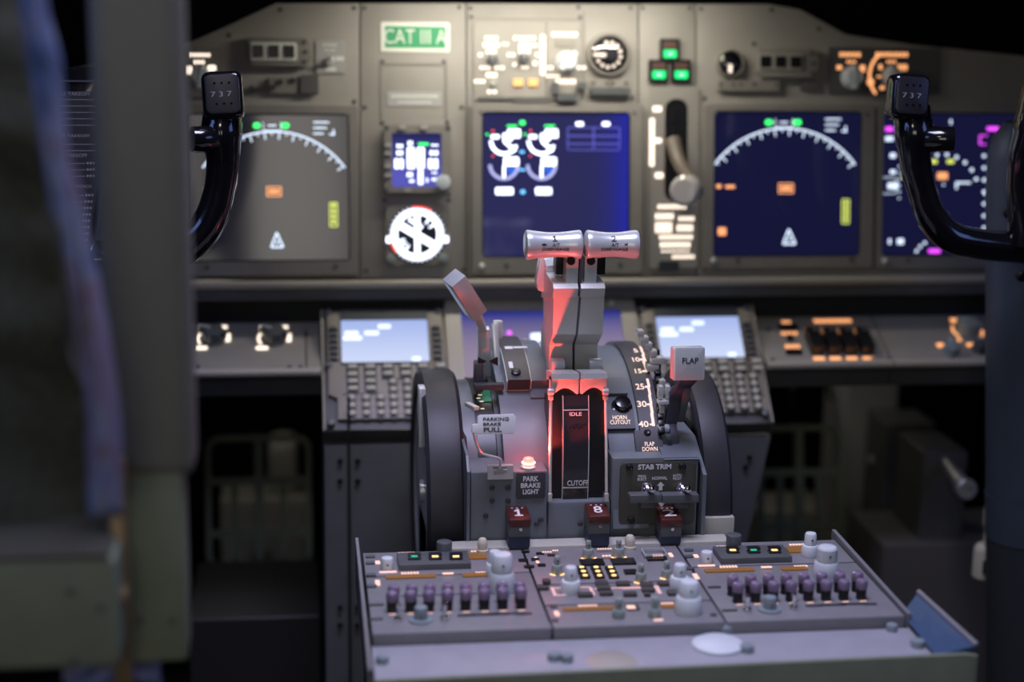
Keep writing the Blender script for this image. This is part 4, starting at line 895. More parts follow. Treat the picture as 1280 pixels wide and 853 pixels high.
mb = MB(QF.M); mb.tube([(a0-.001, b1-.0005, .0035), (a1+.001, b1-.0005, .0035)], .0016, 10, sub=0); hp.part('hinge_pin', mb, 'chrome', hb)
# speed brake scale drum with green strip
sb = Thing('speed_brake_scale', 'black curved scale with green band in the speed brake slot, beside the parking brake handle', 'scale', T(.175, 1.6, .68))
PV2 = (1.70, .64); R2 = .125
def s2(name, a, b, c, R, t, mt, lo, hi): mb = MB(); mb.arcplate(PV2, R, R-t, lo, hi, drum(a, c, R, PV2)[0], drum(b, c, R, PV2)[0]); return sb.part(name, mb, mt)
s2('slot_cheek', 574, 596, 540, R2-.002, .05, 'box', -30, 140); s2('slot_cheek', 618, 628, 520, R2+.004, .05, 'boxd', -20, 140); s2('black_drum', 594, 622, 520, R2, .05, 'black', -20, 140)
a_ = drum(606, 503, R2, PV2)[1]; b_ = drum(606, 484, R2, PV2)[1]; mb = MB(); mb.arcplate(PV2, R2+.0008, R2-.001, a_, b_, drum(597, 500, R2, PV2)[0], drum(618, 500, R2, PV2)[0]); sb.part('green_band', mb, 'gl_green')
mb = MB()
for a, b in ((598, 487), (600, 495), (602, 503), (603, 512), (598, 499)): x, t_ = drum(a, b, R2, PV2); mb.box((0, 0, .001), (.004, .0012, .0004), X=dW(x, t_, R2, PV2))
sb.part('scale_tick', mb, 'e_tail')
mb = MB(); beam(mb, ony(584, 505, 1.60), ony(596, 511, 1.575), .006, .004, .001); sb.part('pointer', mb, 'cream')
mb = MB(YZ); mb.lathe([(.0, -.004), (.055, -.004), (.058, 0), (.055, .004), (0, .004)], 36, T(1.64, .68, ony(580, 540, 1.6).x)); sb.part('side_disc', mb, 'boxd')
# speed brake lever
sl = Thing('speed_brake_lever', 'speed brake lever leaning left with long flat blue-lit grip', 'lever', Matrix.Translation(ony(605, 470, 1.68)))
A, B = ony(567, 347, 1.66), ony(595, 391, 1.685)
mb = MB(); beam(mb, A, B, .0185, .020, .0018, side=Vector((.75, .25, .5))); sl.part('grip', mb, 'alu')
mb = MB(); beam(mb, ony(594, 388, 1.69), ony(604, 412, 1.70), .008, .012, .001); beam(mb, ony(604, 410, 1.70), ony(606, 475, 1.71), .013, .010, .001); sl.part('arm', mb, 'alu')
mb = MB(); beam(mb, ony(618, 405, 1.70), ony(622, 470, 1.69), .006, .012, .001); mb.box(ony(622, 412, 1.70), (.011, .008, .02), .003); sl.part('inner_blade', mb, 'alu')
mb = MB(XZ); 
for pts in (((597, 446), (608, 451), (597, 457)), ((622, 446), (611, 451), (622, 457))):
    y = 1.655; mb.prism([(ony(a, b, y).x, ony(a, b, y).z) for a, b in pts], -y, -y+.003)
sl.part('black_chevron', mb, 'black')
mb = MB(); mb.box(ony(611, 483, 1.64), (.03, .01, .006), .001); mb.box(ony(598, 470, 1.66), (.009, .02, .03), .002); sl.part('slot_block', mb, 'boxd')
# ---- thrust levers
def loft(mb, rows, dep):
    bm = bmesh.new(); L = []
    for l, r, py, y in rows:
        p, q = ony(l, py, y), ony(r, py, y); z = (p.z+q.z)/2
        L.append([bm.verts.new(v) for v in ((p.x, y, z), (q.x, y, z), (q.x, y+dep, z+.004), (p.x, y+dep, z+.004))])
    for s_, t in zip(L, L[1:]):
        for k in range(4): bm.faces.new((s_[k], s_[(k+1) % 4], t[(k+1) % 4], t[k]))
    bm.faces.new(L[0]); bm.faces.new(L[-1]); bmesh.ops.recalc_face_normals(bm, faces=bm.faces); mb._add(bm)
def lever(label, hx0, hx1, bx0, bx1, sx0, sx1, num, arrow, left):
    base = Vector((.283, 1.70, .79)); th = Thing('thrust_lever', label, 'thrust lever', Matrix.Translation(base), 'pair of thrust levers')
    yh = 1.600; p0 = ony(hx0, 307, yh); p1 = ony(hx1, 305, yh); Lh = p1.x-p0.x; zc = (p0.z+p1.z)/2
    X = T(p0.x, yh, zc) @ Ry(90)
    R = .0146; prof = [(0, 0), (R*.82, 0), (R*.97, .0012), (R, .003)]
    for k in range(1, 12): t = k/12; prof.append((R*(1-.17*math.sin(PI*t)), .003+t*(Lh-.006)))
    prof += [(R*.98, Lh-.003), (R*.95, Lh-.0012), (R*.8, Lh), (0, Lh)]
    mb = MB(); mb.lathe(prof, 40, X); h = th.part('handle', mb, 'alu')
    HFm = T((p0.x+p1.x)/2, yh-R*.87, zc) @ Rx(82); 
    mb = MB()
    def ht(s_, dx, dz, w, hh, bold):  # lettering wrapped on the barrel
        tm = MB()
        if s_ == '1': tm.one(dx-w/2, dz-hh/2, dx+w/2, dz+hh/2)
        else: tm.text(s_, dx-w/2, dz-hh/2, dx+w/2, dz+hh/2, 0, .0003, bold=bold)
        for v in tm.bm.verts:
            rl = R*(1-.17*math.cos(PI*v.co.x/Lh))+.00015+v.co.z; a = v.co.y/R; v.co = Vector(((p0.x+p1.x)/2+v.co.x, yh-rl*math.cos(a), zc+rl*math.sin(a)))
        mb._add(tm.bm)
    ht(num, -.0, .0098, .0052 if num == '2' else .0048, .0070, .0); ht('A/T', .001, .0024, .0070, .0036, .0); ht('DISENGAGE', .0005, -.0030, .0262, .0034, .006)
    a = -.0105 if arrow < 0 else .0125
    W = T((p0.x+p1.x)/2+a, yh-R*.85, zc+.0022) @ Rx(82); d_ = arrow; mb.prism([(d_*.003, 0), (0, .0016), (0, .0007), (-d_*.0022, .0007), (-d_*.0022, -.0007), (0, -.0007), (0, -.0016)][::(-1 if d_ < 0 else 1)], .0, .0004, X=W)
    th.part('lettering', mb, 'ink', h)
    # stem between handle and cap
    def F2(py, y): return (y, ony(700, py, y).z)
    mb = MB(YZ); mb.prism([F2(357, 1.597), F2(322, 1.594), F2(318, 1.612), F2(357, 1.625)], ony(sx0, 340, 1.6).x, ony(sx1, 340, 1.6).x, .0006); sn = th.part('stem', mb, 'leverg')
    mb = MB(); mb.cyl((0, 0, -.001), .0042, .003, 16, X=Matrix.Translation(ony((sx0+sx1)/2-(1 if left else -1), 326, 1.594)) @ Rx(90)); th.part('hole', mb, 'black', sn)
    mb = MB(YZ); mb.prism([F2(372, 1.594), F2(361, 1.590), F2(355, 1.594), F2(337, 1.655), F2(330, 1.67), F2(372, 1.67)], ony(bx0, 360, 1.59).x, ony(bx1, 360, 1.59).x, .0012); th.part('shoulder', mb, 'leverg')
    cx0, cx1 = ony(bx0, 360, 1.59).x, ony(bx1, 360, 1.59).x
    q0, q1 = ony(bx0-(5 if left else 0), 440, 1.635).x, ony(bx1-(9 if not left else 0), 440, 1.635).x
    if not left: q0 = cx0
    else: q1 = cx1
    rows = [(bx0, bx1, 371, 1.598), (bx0-1, bx1-4, 418, 1.612), (bx0-5, bx1-8, 431, 1.634), (bx0-6, bx1-8, 492, 1.655)] if left else [(bx0, bx1-1.5, 371, 1.598), (bx0-4, bx1-4, 418, 1.612), (bx0-8, bx1-10, 431, 1.634), (bx0-8, bx1-10, 492, 1.655)]
    for nm, k in (('upper_body', 0), ('knee', 1), ('lower_body', 2)):
        mb = MB(); loft(mb, rows[k:k+2], .062); th.part(nm, mb, 'leverg')
    q0, q1 = ony(rows[3][0], 458, 1.645).x, ony(rows[3][1], 458, 1.645).x
    # round boss at the foot
    mb = MB(); xb = (q0+.006) if left else (q1-.006); mb.cyl((0, 0, -.007), .0085, .014, 20, .0015, X=T(xb, 1.628, ony(700, 458, 1.628).z) @ Ry(90)); th.part('pivot_boss', mb, 'alu')
    # black microswitch and screw behind the stem
    xs = ony(sx0-6 if left else sx1+4, 330, 1.62).x; mb = MB(); mb.box((xs, 1.625, ony(700, 328, 1.625).z), (.011, .02, .022), .001); th.part('switch_block', mb, 'black')
    mb = MB(); mb.lathe([(.003, 0), (.003, .002), (0, .003)], 12, T(xs, 1.622, ony(700, 341, 1.622).z) @ Rx(30)); th.part('screw', mb, 'chrome')
    return th
lever('left thrust lever, its handle marked 1 and lit red along the underside', 656, 727, 692, 723.5, 707, 722, '1', -1, True)
lever('right thrust lever, its handle marked 2', 731.5, 798, 726.5, 757, 730, 745, '2', 1, False)
mb = MB(); loft(mb, [(726.5, 729.5, 312, 1.597), (724, 728, 345, 1.594), (723.8, 726.2, 371, 1.600), (719.8, 721.8, 418, 1.614), (715.8, 717.2, 431, 1.636), (716.2, 717.2, 480, 1.656)], .05)
top('divider_plate', 'thin dark plate in the slot between the thrust levers', 'plate', mb, mat('divider_lilac', (.10, .09, .11), .4), T(.283, 1.65, .8))
# reverse lever paddle, left
rv = Thing('reverse_thrust_lever', 'lilac paddle of the reverse lever hanging behind handle 1', 'lever', Matrix.Translation(ony(680, 365, 1.66)))
mb = MB(XZ); y = 1.66; mb.prism([(ony(a, b, y).x, ony(a, b, y).z) for a, b in ((675, 318), (690, 318), (690, 345), (678, 364), (672, 362), (669, 350))][::-1], -y-.006, -y+.006, .0015); rv.part('paddle', mb, 'alu')
mb = MB(); beam(mb, ony(686, 322, 1.655), ony(688, 440, 1.70), .010, .03, .001); rv.part('link', mb, 'alu')
# start levers (silver saddles)
for lab, a, b in (('left silver start lever foot below thrust lever 1', 688, 722), ('right silver start lever foot below thrust lever 2', 724, 757)):
    p, q = ony(a, 475, 1.578), ony(b, 475, 1.578); W = Matrix.Translation((p+q)/2); sv = Thing('start_lever', lab, 'lever', W, 'pair of start levers')
    def G(py, y): return (y, ony(722, py, y).z)
    mb = MB(YZ); mb.prism([G(474, 1.567), G(467, 1.569), G(465, 1.576), G(462, 1.605), G(474, 1.605)], p.x, q.x, .0012); sv.part('crown', mb, 'steel')
    n = 10; z_t = ony(722, 473, 1.571).z; zs = ony(722, 488, 1.571).z; mb = MB(XZ)
    pts = [(p.x, z_t), (p.x, ony(722, 502 if a == 688 else 492, 1.571).z)]
    for k in range(n+1):
        t = k/n; xx = p.x+.002+(q.x-p.x-.004)*t if 1 else 0; arch = math.sin(PI*t); pts.append((xx, zs-.004+.0065*arch))
    pts += [(q.x, ony(722, 492 if a == 688 else 500, 1.571).z), (q.x, z_t)]
    mb.prism(pts, -1.586, -1.570, .0005); sv.part('face', mb, 'leverg')
# trim wheels
def wheel(label, pxl, pxr, py):
    xl, xr = pxl, pxr; c = T((xl+xr)/2, 1.70, .645); th = Thing('trim_wheel', label, 'trim wheel', c, 'pair of trim wheels'); w = (xr-xl)/2; R = .130
    X = c @ Ry(90)
    mb = MB(); mb.lathe([(R-.022, -w*.7), (R-.016, -w*.95), (R-.004, -w), (R-.0008, -w*.8), (R, -w*.4), (R, w*.4), (R-.0008, w*.8), (R-.004, w), (R-.016, w*.95), (R-.022, w*.7), (R-.022, -w*.7)], 96, X); th.part('rim', mb, 'wheel')
    mb = MB(); mb.lathe([(R-.020, -w*.5), (.04, -w*.3), (.03, -w*.7), (0, -w*.7)], 64, X); mb.lathe([(R-.020, w*.5), (.04, w*.3), (.03, w*.7), (0, w*.7)], 64, X); th.part('web', mb, 'wheel')
    mb = MB(); mb.lathe([(.012, -w*.9), (.012, w*.9)], 20, X); th.part('hub', mb, 'steel')
    mb = MB(); mb.lathe([(R-.0245, -w*.72), (R-.0225, -w*.8), (R-.022, -w*.72)], 96, X); th.part('inner_ring', mb, 'steel')
wheel('left black trim wheel beside the parking brake handle', ony(533, 580, 1.585).x, ony(582, 580, 1.585).x, 0)
wheel('right black trim wheel beside the FLAP handle', ony(878, 560, 1.585).x, ony(916, 560, 1.585).x, 0)
mb = MB(); p, q = ony(881, 648, 1.565), ony(917, 676, 1.565); mb.box((p.x/2+q.x/2, 1.575, .60), (q.x-p.x, .02, 2*(p.z-.60)), .001); top('wheel_slot_cover', 'beige plate closing the wheel slot below the right trim wheel', 'plate', mb, 'beige', T(q.x, 1.575, .58))
mb = MB(); p = ony(523, 550, 1.62); mb.box((ony(527, 500, 1.66).x, 1.66, ony(527, 520, 1.66).z), (.007, .02, .062), .001); top('wheel_guard', 'pale grey-green plate edge on the left side of the left trim wheel', 'plate', mb, 'alu', Matrix.Translation(p))
# flap lever
fl = Thing('flap_lever', 'flap lever with grey square handle lettered FLAP', 'flap lever', Matrix.Translation(ony(835, 550, 1.60)))
FF = Fr(1.565, .83, 84); x0, y0, x1, y1 = FF.rect(844, 434.5, 881.5, 476)
mb = MB(FF.M); mb.rrect(x0-.002, y0, x1, y1, -.013, 0, .0022, .0022); h = fl.part('handle', mb, 'alu')
mb = MB(FF.M); rtext(mb, FF, 'FLAP', 853, 447.5, 873, 454.5, .0001, .008); fl.part('lettering', mb, 'ink', h)
mb = MB(); A = ony(862, 474, 1.575); Bp = ony(852, 484, 1.585); Cp = ony(838, 500, 1.59); Dp = ony(834, 548, 1.60)
beam(mb, ony(866, 470, 1.575), ony(842, 496, 1.59), .012, .007, .001); beam(mb, ony(846, 489, 1.592), ony(834, 550, 1.602), .0125, .006, .001); fl.part('arm', mb, mat('slate_lever', (.05, .05, .075), .4))
mb = MB(); beam(mb, ony(858, 478, 1.585), ony(849, 520, 1.605), .007, .02, .001); fl.part('backing_arm', mb, 'kdark')
mb = MB(); mb.box(ony(836, 548, 1.59), (.018, .014, .012), .002); mb.cyl((0, 0, 0), .003, .004, 12, .0006, X=Matrix.Translation(ony(836, 547, 1.583)) @ Rx(90)); fl.part('foot', mb, 'kdark')
mb = MB(); mb.cyl((0, 0, -.009), .0042, .018, 14, .001, X=Matrix.Translation(ony(851, 508, 1.60)) @ Ry(90)); fl.part('roller', mb, mat('pinkish_roller', (.45, .36, .36), .4))

# ================================================================== PEDESTAL
X0, X1, X2, X3 = .0595, .2145, .3670, .5290
YB, YF = 1.530, 1.330; ZP = .64
th = Thing('pedestal', 'pedestal body with lilac-grey end plate and olive rear face, at the bottom of the view', 'pedestal', T(.29, 1.39, 0))
mb = MB(); mb.box(((X0+X3)/2, (1.545+1.262)/2, .309), (X3-X0-.004, 1.545-1.262, .618), .002); th.part('body', mb, 'olive')
mb = MB(); mb.box(((X0+X3)/2+.002, (YF+1.262)/2, ZP-.017), (X3-X0+.004, YF-1.262, .012), .001); th.part('end_plate', mb, mat('end_plate_lilac_grey', (.34, .34, .375), .42, noise=.06, nscale=40))
mb = MB(XZ); mb.prism([(X0-.001, .25), (.566, .25), (.566, .632), (.556, .634), (X0-.001, .630)], -1.262, -1.258, .001); th.part('rear_face', mb, 'oliveg')
mb = MB(YZ); mb.prism([(1.258, .60), (1.258, .640), (1.545, .650), (1.545, .60)], X0-.0055, X0-.0025, .0005); th.part('side_flange', mb, 'ped')
mb = MB(YZ); mb.prism([(1.33, .60), (1.33, .642), (1.545, .645), (1.545, .60)], X3+.001, X3+.005, .0005); th.part('side_flange', mb, 'ped')
b1 = onz(1128, 768, .636); t1 = ony(1148, 740, b1.y+.012); t2 = Vector((.566, 1.262, .640)); b2 = Vector((.53, 1.262, .632))
mb = MB(); bmx = bmesh.new(); off = Vector((.003, 0, -.003)); vv = [bmx.verts.new(p) for p in (b1, t1, t2, b2, b1+off, t1+off, t2+off, b2+off)]
for f_ in ((0, 1, 2, 3), (7, 6, 5, 4), (0, 4, 5, 1), (1, 5, 6, 2), (2, 6, 7, 3), (3, 7, 4, 0)): bmx.faces.new([vv[i] for i in f_])
bmesh.ops.recalc_face_normals(bmx, faces=bmx.faces); mb._add(bmx); th.part('flared_side', mb, 'blue')
mb = MB(); mb.tube([t1, t2], .0025, 8, sub=0); th.part('flare_edge', mb, 'ped')
mb = MB(); 
for a, b, r in ((478, 822, .0055), (700, 784, .007), (684, 784, .007), (693, 818, .006), (709, 820, .0055), (934, 808, .006), (1147, 802, .006), (1115, 782, .005), (907, 783, .007)): p = onz(a, b, ZP-.006); mb.cyl((p.x, p.y, ZP-.0115), r, .007, 16, .001)
th.part('quarter_turn_fastener', mb, 'knobs')
mb = MB(); p = onz(900, 812, .63); mb.lathe([(.022, 0), (.022, .003), (.018, .005), (0, .006)], 28, T(p.x, p.y+.008, ZP-.011)); th.part('pale_round_cap', mb, 'knob')
mb = MB(); p = onz(765, 826, .63); mb.lathe([(.022, 0), (.020, .001), (0, .0015)], 24, T(p.x, p.y, ZP-.0112)); th.part('worn_patch', mb, 'strip')
mb = MB(); mb.box(((ony(548, 690, 1.54).x+ony(920, 680, 1.54).x)/2, 1.536, ZP-.003), (.275, .022, .012), .001); th.part('front_strip', mb, 'beige')
for px_ in (556, 919):
    p = onz(px_, 692 if px_ < 700 else 683, ZP+.004); mb = MB(); mb.cyl((p.x, p.y+.006, ZP), .0075, .014, 18, .001); th.part('corner_button', mb, 'kdark')
def pedpanel(label, x0, x1, y0, y1, name='radio_unit', z=ZP):
    W = T((x0+x1)/2, (y0+y1)/2, z); th = Thing(name, label, 'control panel', W)
    mb = MB(); mb.box(((x0+x1)/2, (y0+y1)/2, z-.006), (x1-x0-.002, y1-y0-.0015, .012), .0012); th.part('face_plate', mb, 'ped'); return th
YS = PD.at(560, 718)[1]; YM = PD.at(560, 782)[1]
def pk(th, px, py, r, h, mt, r2=0, h2=0, mt2=None, name='knob', glowring=False, base=ZP, label=None):
    """knob whose foot centre is seen at px, py; r, h in millimetres"""
    u, v = PD.at(px, py); r, h, r2, h2 = r/1000, h/1000, r2/1000, h2/1000
    mb = MB(); flu = []
    mb.lathe([(r*.97, 0), (r, h*.08), (r*.95, h*.85), (r*.86, h*.97), (r*.7, h), (0, h)], 26, T(u, v, base)); k = th.part(name, mb, mt, label=label)
    if r2: mb = MB(); mb.lathe([(r2*.98, h), (r2, h+h2*.1), (r2*.93, h+h2*.85), (r2*.8, h+h2*.97), (r2*.6, h+h2), (0, h+h2)], 24, T(u, v, base)); th.part('upper_knob', mb, mt2 or mt, k)
    mb = MB(); rr_ = r2 or r; hh = h*.5 if not r2 else h+h2*.5; mb.lathe([(.0011, 0), (.0011, .0006), (0, .0006)], 10, T(u, v-rr_*.98, base+hh) @ Rx(90)); th.part('set_screw', mb, 'kdark', k)
    if glowring:
        mb = MB(); arc2(mb, 0, 0, r*1.15, r*1.5, 200, 250, 0, .0004, 8); arc2(mb, 0, 0, r*1.15, r*1.5, 290, 340, 0, .0004, 8); mb.bm.transform(T(u, v, base+.0003)); th.part('lit_ring', mb, 'e_ambb')
    return k
def pw(mb, a, b, c, d, n=4, z=.0003): word(mb, PD, a, b, c, d, n, z, .0003)
def radio(label, dx, dy, x0, x1, kn, right):
    th = pedpanel(label, x0, x1, YS, YB)
    q = lambda a, b: (a+dx+(b-705)*0, b+dy)
    B = lambda a, b, c, d: (a+dx, b+dy, c+dx, d+dy)
    u0, v0, u1, v1 = PD.rect(*B(497, 697, 587, 713)); mb = MB(); mb.rrect(u0, v0, u1, v1, ZP, ZP+.006, .001, .0008); db = th.part('raised_display', mb, 'kdark')
    D6 = Fr(0, ZP+.006, 0); mb = MB(D6.M); mg = MB(D6.M); my = MB(D6.M)
    for k in range(3):
        for j in (0, 1): u, v = D6.at(518+k*26+dx, 694+j*4.5+dy); mb.rrect(u-.0062, v-.0045, u+.0062, v+.0045, 0, .0012, .002)
        u, v = D6.at(518+k*26+dx, 697.5+dy); (mg if k == (0 if not right else 1) else my).rrect(u-.003, v-.002, u+.003, v+.002, .0012, .0016, .0005)
    th.part('push_key', mb, 'black', db); th.part('green_light', mg, 'e_gt', db); th.part('amber_light', my, 'e_ambb', db)
    mb = MB(PD.M); pw(mb, *B(497, 691, 519, 692.5), 6); pw(mb, *B(588, 688.5, 607, 690.5), 5); pw(mb, *B(501, 707+9, 524, 718.5), 6); pw(mb, *B(594, 715.5, 612, 717.5), 5); bar(mb, PD, *B(469, 702, 475, 706), .0003); bar(mb, PD, *B(469, 726, 475, 733), .0003); bar(mb, PD, *B(474, 715, 496, 717), .0003)
    bar(mb, PD, *B(553, 718.5, 567, 720.5), .0016); th.part('legend', mb, 'e_ped')
    mb = MB(PD.M); bar(mb, PD, *B(586, 693, 608, 700), .0003, .001); bar(mb, PD, *B(482, 720, 545, 724), .0003, .001); bar(mb, PD, *B(578, 718, 611, 722), .0003, .001); th.part('display_window', mb, 'e_amd')
    mb = MB(PD.M); 
    for a, b in ((463, 697), (463, 705), (464, 720), (465, 734)): u, v = PD.at(a+dx*(1 if not right else 1), b+dy); mb.rrect(u-.0045, v-.003, u+.0045, v+.003, 0, .0015, .002)
    th.part('fastener', mb, 'kdark')
    for k in kn: pk(th, *k)
    return th
radio('left rear radio panel with raised three-key display and tall double knobs', 0, 0, X0, X1, [(484, 711, 6.0, 11, 'knob')], False)
t1_ = radio('right rear radio panel with raised three-key display and two double knobs', 398, -8, X2, X3, [(883, 703, 6.0, 11, 'knob'), (1012, 695, 8.5, 11.5, 'knob', 6, 12, 'knob')], True)
def acp(label, x0, x1, front, rear, slate, toggles, dx, extra, cream=False):
    th = pedpanel(label, x0, x1, YF, YS-.001, 'audio_selector_unit')
    def cap(px, py, tall):
        u, v = PD.at(px, py); mb = MB(); mb.lathe([(.0045, 0), (.0048, .009), (.0048, .0104)], 18, T(u, v, ZP)); k = th.part('volume_knob', mb, 'black')
        mb = MB(); mb.lathe([(.0050, .0100), (.0054, .0125), (.0054, .0158), (.0046, .0180), (.0030, .0190), (0, .0194)], 18, T(u, v, ZP)); th.part('lilac_cap', mb, 'purple', k)
        return u, v
    for px, py in front: cap(px, py, 0)
    for px, py in rear: cap(px, py, 0)
    pk(th, slate[0], slate[1], 6.2, 13, 'knobs', name='rotary_knob')
    mb = MB(); u, v = PD.at(*slate); mb.lathe([(.0105, 0), (.0105, .0018), (.006, .0022)], 26, T(u, v, ZP)); th.part('knob_skirt', mb, 'knobs')
    for a, b in toggles:
        u, v = PD.at(a, b); mb = MB(); mb.cyl((u, v, ZP), .004, .004, 14, .0006); mb.tube([(u, v, ZP+.003), (u, v+.001, ZP+.013)], [.0015, .0022], 10, sub=0); mb.lathe([(0, -.0026), (.0018, -.0018), (.0026, 0), (.0018, .0018), (0, .0026)], 10, T(u, v+.001, ZP+.014)); th.part('toggle', mb, 'chrome')
    mb = MB(PD.M)
    for px, py in front: u, v = PD.at(px, py); mb.rrect(u-.003, v-.0075, u+.003, v-.0062, .0003, .0006, .0004)
    for px, py in rear[:5]: u, v = PD.at(px, py); mb.rrect(u-.0025, v+.008, u+.0025, v+.0095, .0003, .0006, .0004)
    th.part('legend', mb, 'e_ped')
    mb = MB(PD.M)
    for a, b, w in extra: u, v = PD.at(a, b); mb.rrect(u-w, v-.002, u+w, v+.002, 0, .001, .0015)
    th.part('dark_inlay', mb, 'pedk')
    mb = MB(PD.M); u, v = PD.at((front[0][0]+front[-1][0])/2, 772); mb.rrect(x0+.03, YS-.052, x1-.03, YS-.0512, .0002, .0006, .0002); th.part('engraved_line', mb, 'pedk')
    return th
a1_ = acp('left audio control panel with two rows of lilac-capped knobs', X0, X1, [(490+k*23, 765-(k*.7)) for k in range(8)], [(492+k*22.5, 757-k*.6) for k in range(8)], (526, 776), [(498, 777), (556, 776)], 0, [(583, 770, .008), (606, 769, .012), (630, 768, .012), (655, 768, .007), (470, 775, .006), (470, 757, .007)])
pk(a1_, 618, 719, 8.5, 12, 'knob', 6, 12, 'knob'); pk(a1_, 627, 739, 12, 19, 'knob', 10, 17, 'knob')
a2_ = acp('right audio control panel with two rows of lilac-capped knobs', X2, X3, [(922+k*22, 753-(k*.6)) for k in range(8)], [(915+k*22.2, 744-k*.7) for k in range(8)], (962, 763), [(934, 765), (992, 762)], 0, [(1018, 758, .008), (1042, 757, .012), (1066, 756, .012), (1088, 756, .006), (912, 764, .007), (893, 735, .006)])
pk(a2_, 1032, 721, 12, 16, 'knob', 10, 14, 'knob')
# middle column
m_ = pedpanel('middle selector panel with gold-lit nine-key pad and grey knobs', X1, X2, PD.at(770, 728)[1], YB)
for a, b in ((735, 697), (773, 696)): pk(m_, a, b, 5.5, 9, 'knobg', 2.8, 8, 'knobg', 'selector_knob', True)
for a, b in ((696, 717), (801, 727)): pk(m_, a, b, 5.2, 9, 'knobg', 3, 8, 'knobg', 'selector_knob', True)
pk(m_, 833, 722, 5, 8, 'knobg', 3, 8, 'knobg', 'selector_knob', True)
mb = MB(PD.M)
for r_ in ((725, 701, 755, 708), (764, 700, 794, 707), (808, 697, 833, 702), (780, 714, 796, 719)): bar(mb, PD, *r_, 0, .002)
for r_ in ((652, 690, 662, 692), (670, 692, 680, 694), (684, 694, 694, 696), (648, 700, 660, 703), (664, 699, 674, 702), (672, 706, 682, 709), (655, 708, 668, 711)): bar(mb, PD, *r_, 0, .0012)
m_.part('dark_window', mb, 'black')
mb = MB(PD.M); mk = MB(PD.M)
for r in range(3):
    for c in range(3): u, v = PD.at(727+c*18+r*2.2, 712+r*5.2); mk.rrect(u-.005, v-.0042, u+.0045, v+.0042, 0, .0022, .001, .0005); mb.rrect(u-.0022, v-.0022, u+.0022, v+.0022, .0022, .0026, .0015)
m_.part('keypad', mk, 'black'); m_.part('key_light', mb, 'e_gold')
mb = MB(PD.M)
for r_ in ((746, 689.5, 765, 691, 6), (677, 693.5, 690, 695, 4), (690, 691.5, 698, 693, 3), (752, 698, 764, 700, 3), (815, 697, 829, 699.5, 4)): pw(mb, *r_[:4], r_[4], .003)
bar(mb, PD, 669, 697, 673, 705, .0003); bar(mb, PD, 836, 692, 841, 697, .0003)
m_.part('legend', mb, 'e_ped')
mb = MB(PD.M); u0, v0, u1, v1 = PD.rect(803, 690, 832, 699); mb.ring(rr(u0, v0, u1, v1, .003), rr(u0+.001, v0+.001, u1-.001, v1-.001, .003), .0025, .004); m_.part('clear_guard', mb, 'alu')
m2 = pedpanel('middle key panel with rows of dark keys outlined in pink light', X1, X2, PD.at(770, 754)[1], PD.at(770, 728)[1]-.0008)
mb = MB(PD.M)
for r_ in ((744, 729, 760, 734), (746, 735, 763, 740), (749, 742, 766, 746), (770, 730, 787, 734), (779, 743, 796, 747), (800, 731, 816, 736), (802, 737, 818, 742), (834, 741, 846, 746), (722, 744, 741, 748), (805, 744, 813, 747), (822, 730, 836, 734), (672, 736, 686, 739), (678, 727, 688, 731)): bar(mb, PD, *r_, 0, .003)
m2.part('square_key', mb, 'pedk')
mb = MB(PD.M)
for r_ in ((690, 735, 694, 746), (738, 735, 742, 745), (820, 733, 825, 743), (742, 735, 825, 736), (690, 735, 738, 736), (694, 744, 738, 745), (777, 735, 818, 736.5)): bar(mb, PD, *r_, .0003, .0003)
m2.part('light_outline', mb, 'e_line')
pk(m2, 713, 741, 9.2, 12, 'knob', 6, 13, 'knob'); pk(m2, 849, 736, 9.2, 12, 'knob', 6, 12, 'knob')
m3 = pedpanel('front middle radio panel with dim amber strip and pale double knob', X1, X2, YF, PD.at(770, 754)[1]-.0008)
mb = MB(PD.M); bar(mb, PD, 703, 760, 770, 764, .0003, .001); bar(mb, PD, 826, 757, 845, 761, .0003, .001); m3.part('display_window', mb, 'e_amd')
mb = MB(PD.M); pw(mb, 722, 757, 747, 759.5, 7); pw(mb, 826, 754, 842, 756.5, 4); bar(mb, PD, 783, 759, 794, 763, .0012); bar(mb, PD, 693, 765, 699, 771, .0003); bar(mb, PD, 817, 775, 829, 777, .0003); m3.part('legend', mb, 'e_ped')
for a, b in ((773, 772), (818, 771)): pk(m3, a, b, 5.6, 8, 'knobg', 3.6, 10, 'knobg', 'selector_knob')
pk(m3, 860, 766, 12, 16, 'knob', 9.2, 14, 'knob')
mb = MB(PD.M)
for r_ in ((687, 757, 696, 761), (690, 775, 698, 778), (782, 757, 799, 764), (888, 768, 896, 771)): bar(mb, PD, *r_, 0, .001)
m3.part('fastener', mb, 'pedk')
# cream caps at the back
for lab, a, b in (('cream round-topped cap left of fire handle 1', 603, 692), ('cream round-topped cap right of fire handle 8', 787, 688)):
    p = onz(a, b, ZP); mb = MB(); mb.lathe([(.0048, .004), (.005, .010), (.0045, .013), (.003, .0152), (0, .016)], 20, T(p.x, p.y, ZP)); mb.lathe([(.0058, 0), (.0058, .004), (.0048, .0045)], 20, T(p.x, p.y, ZP)); top('push_cap', lab, 'button', mb, 'cream', T(p.x, p.y, ZP))
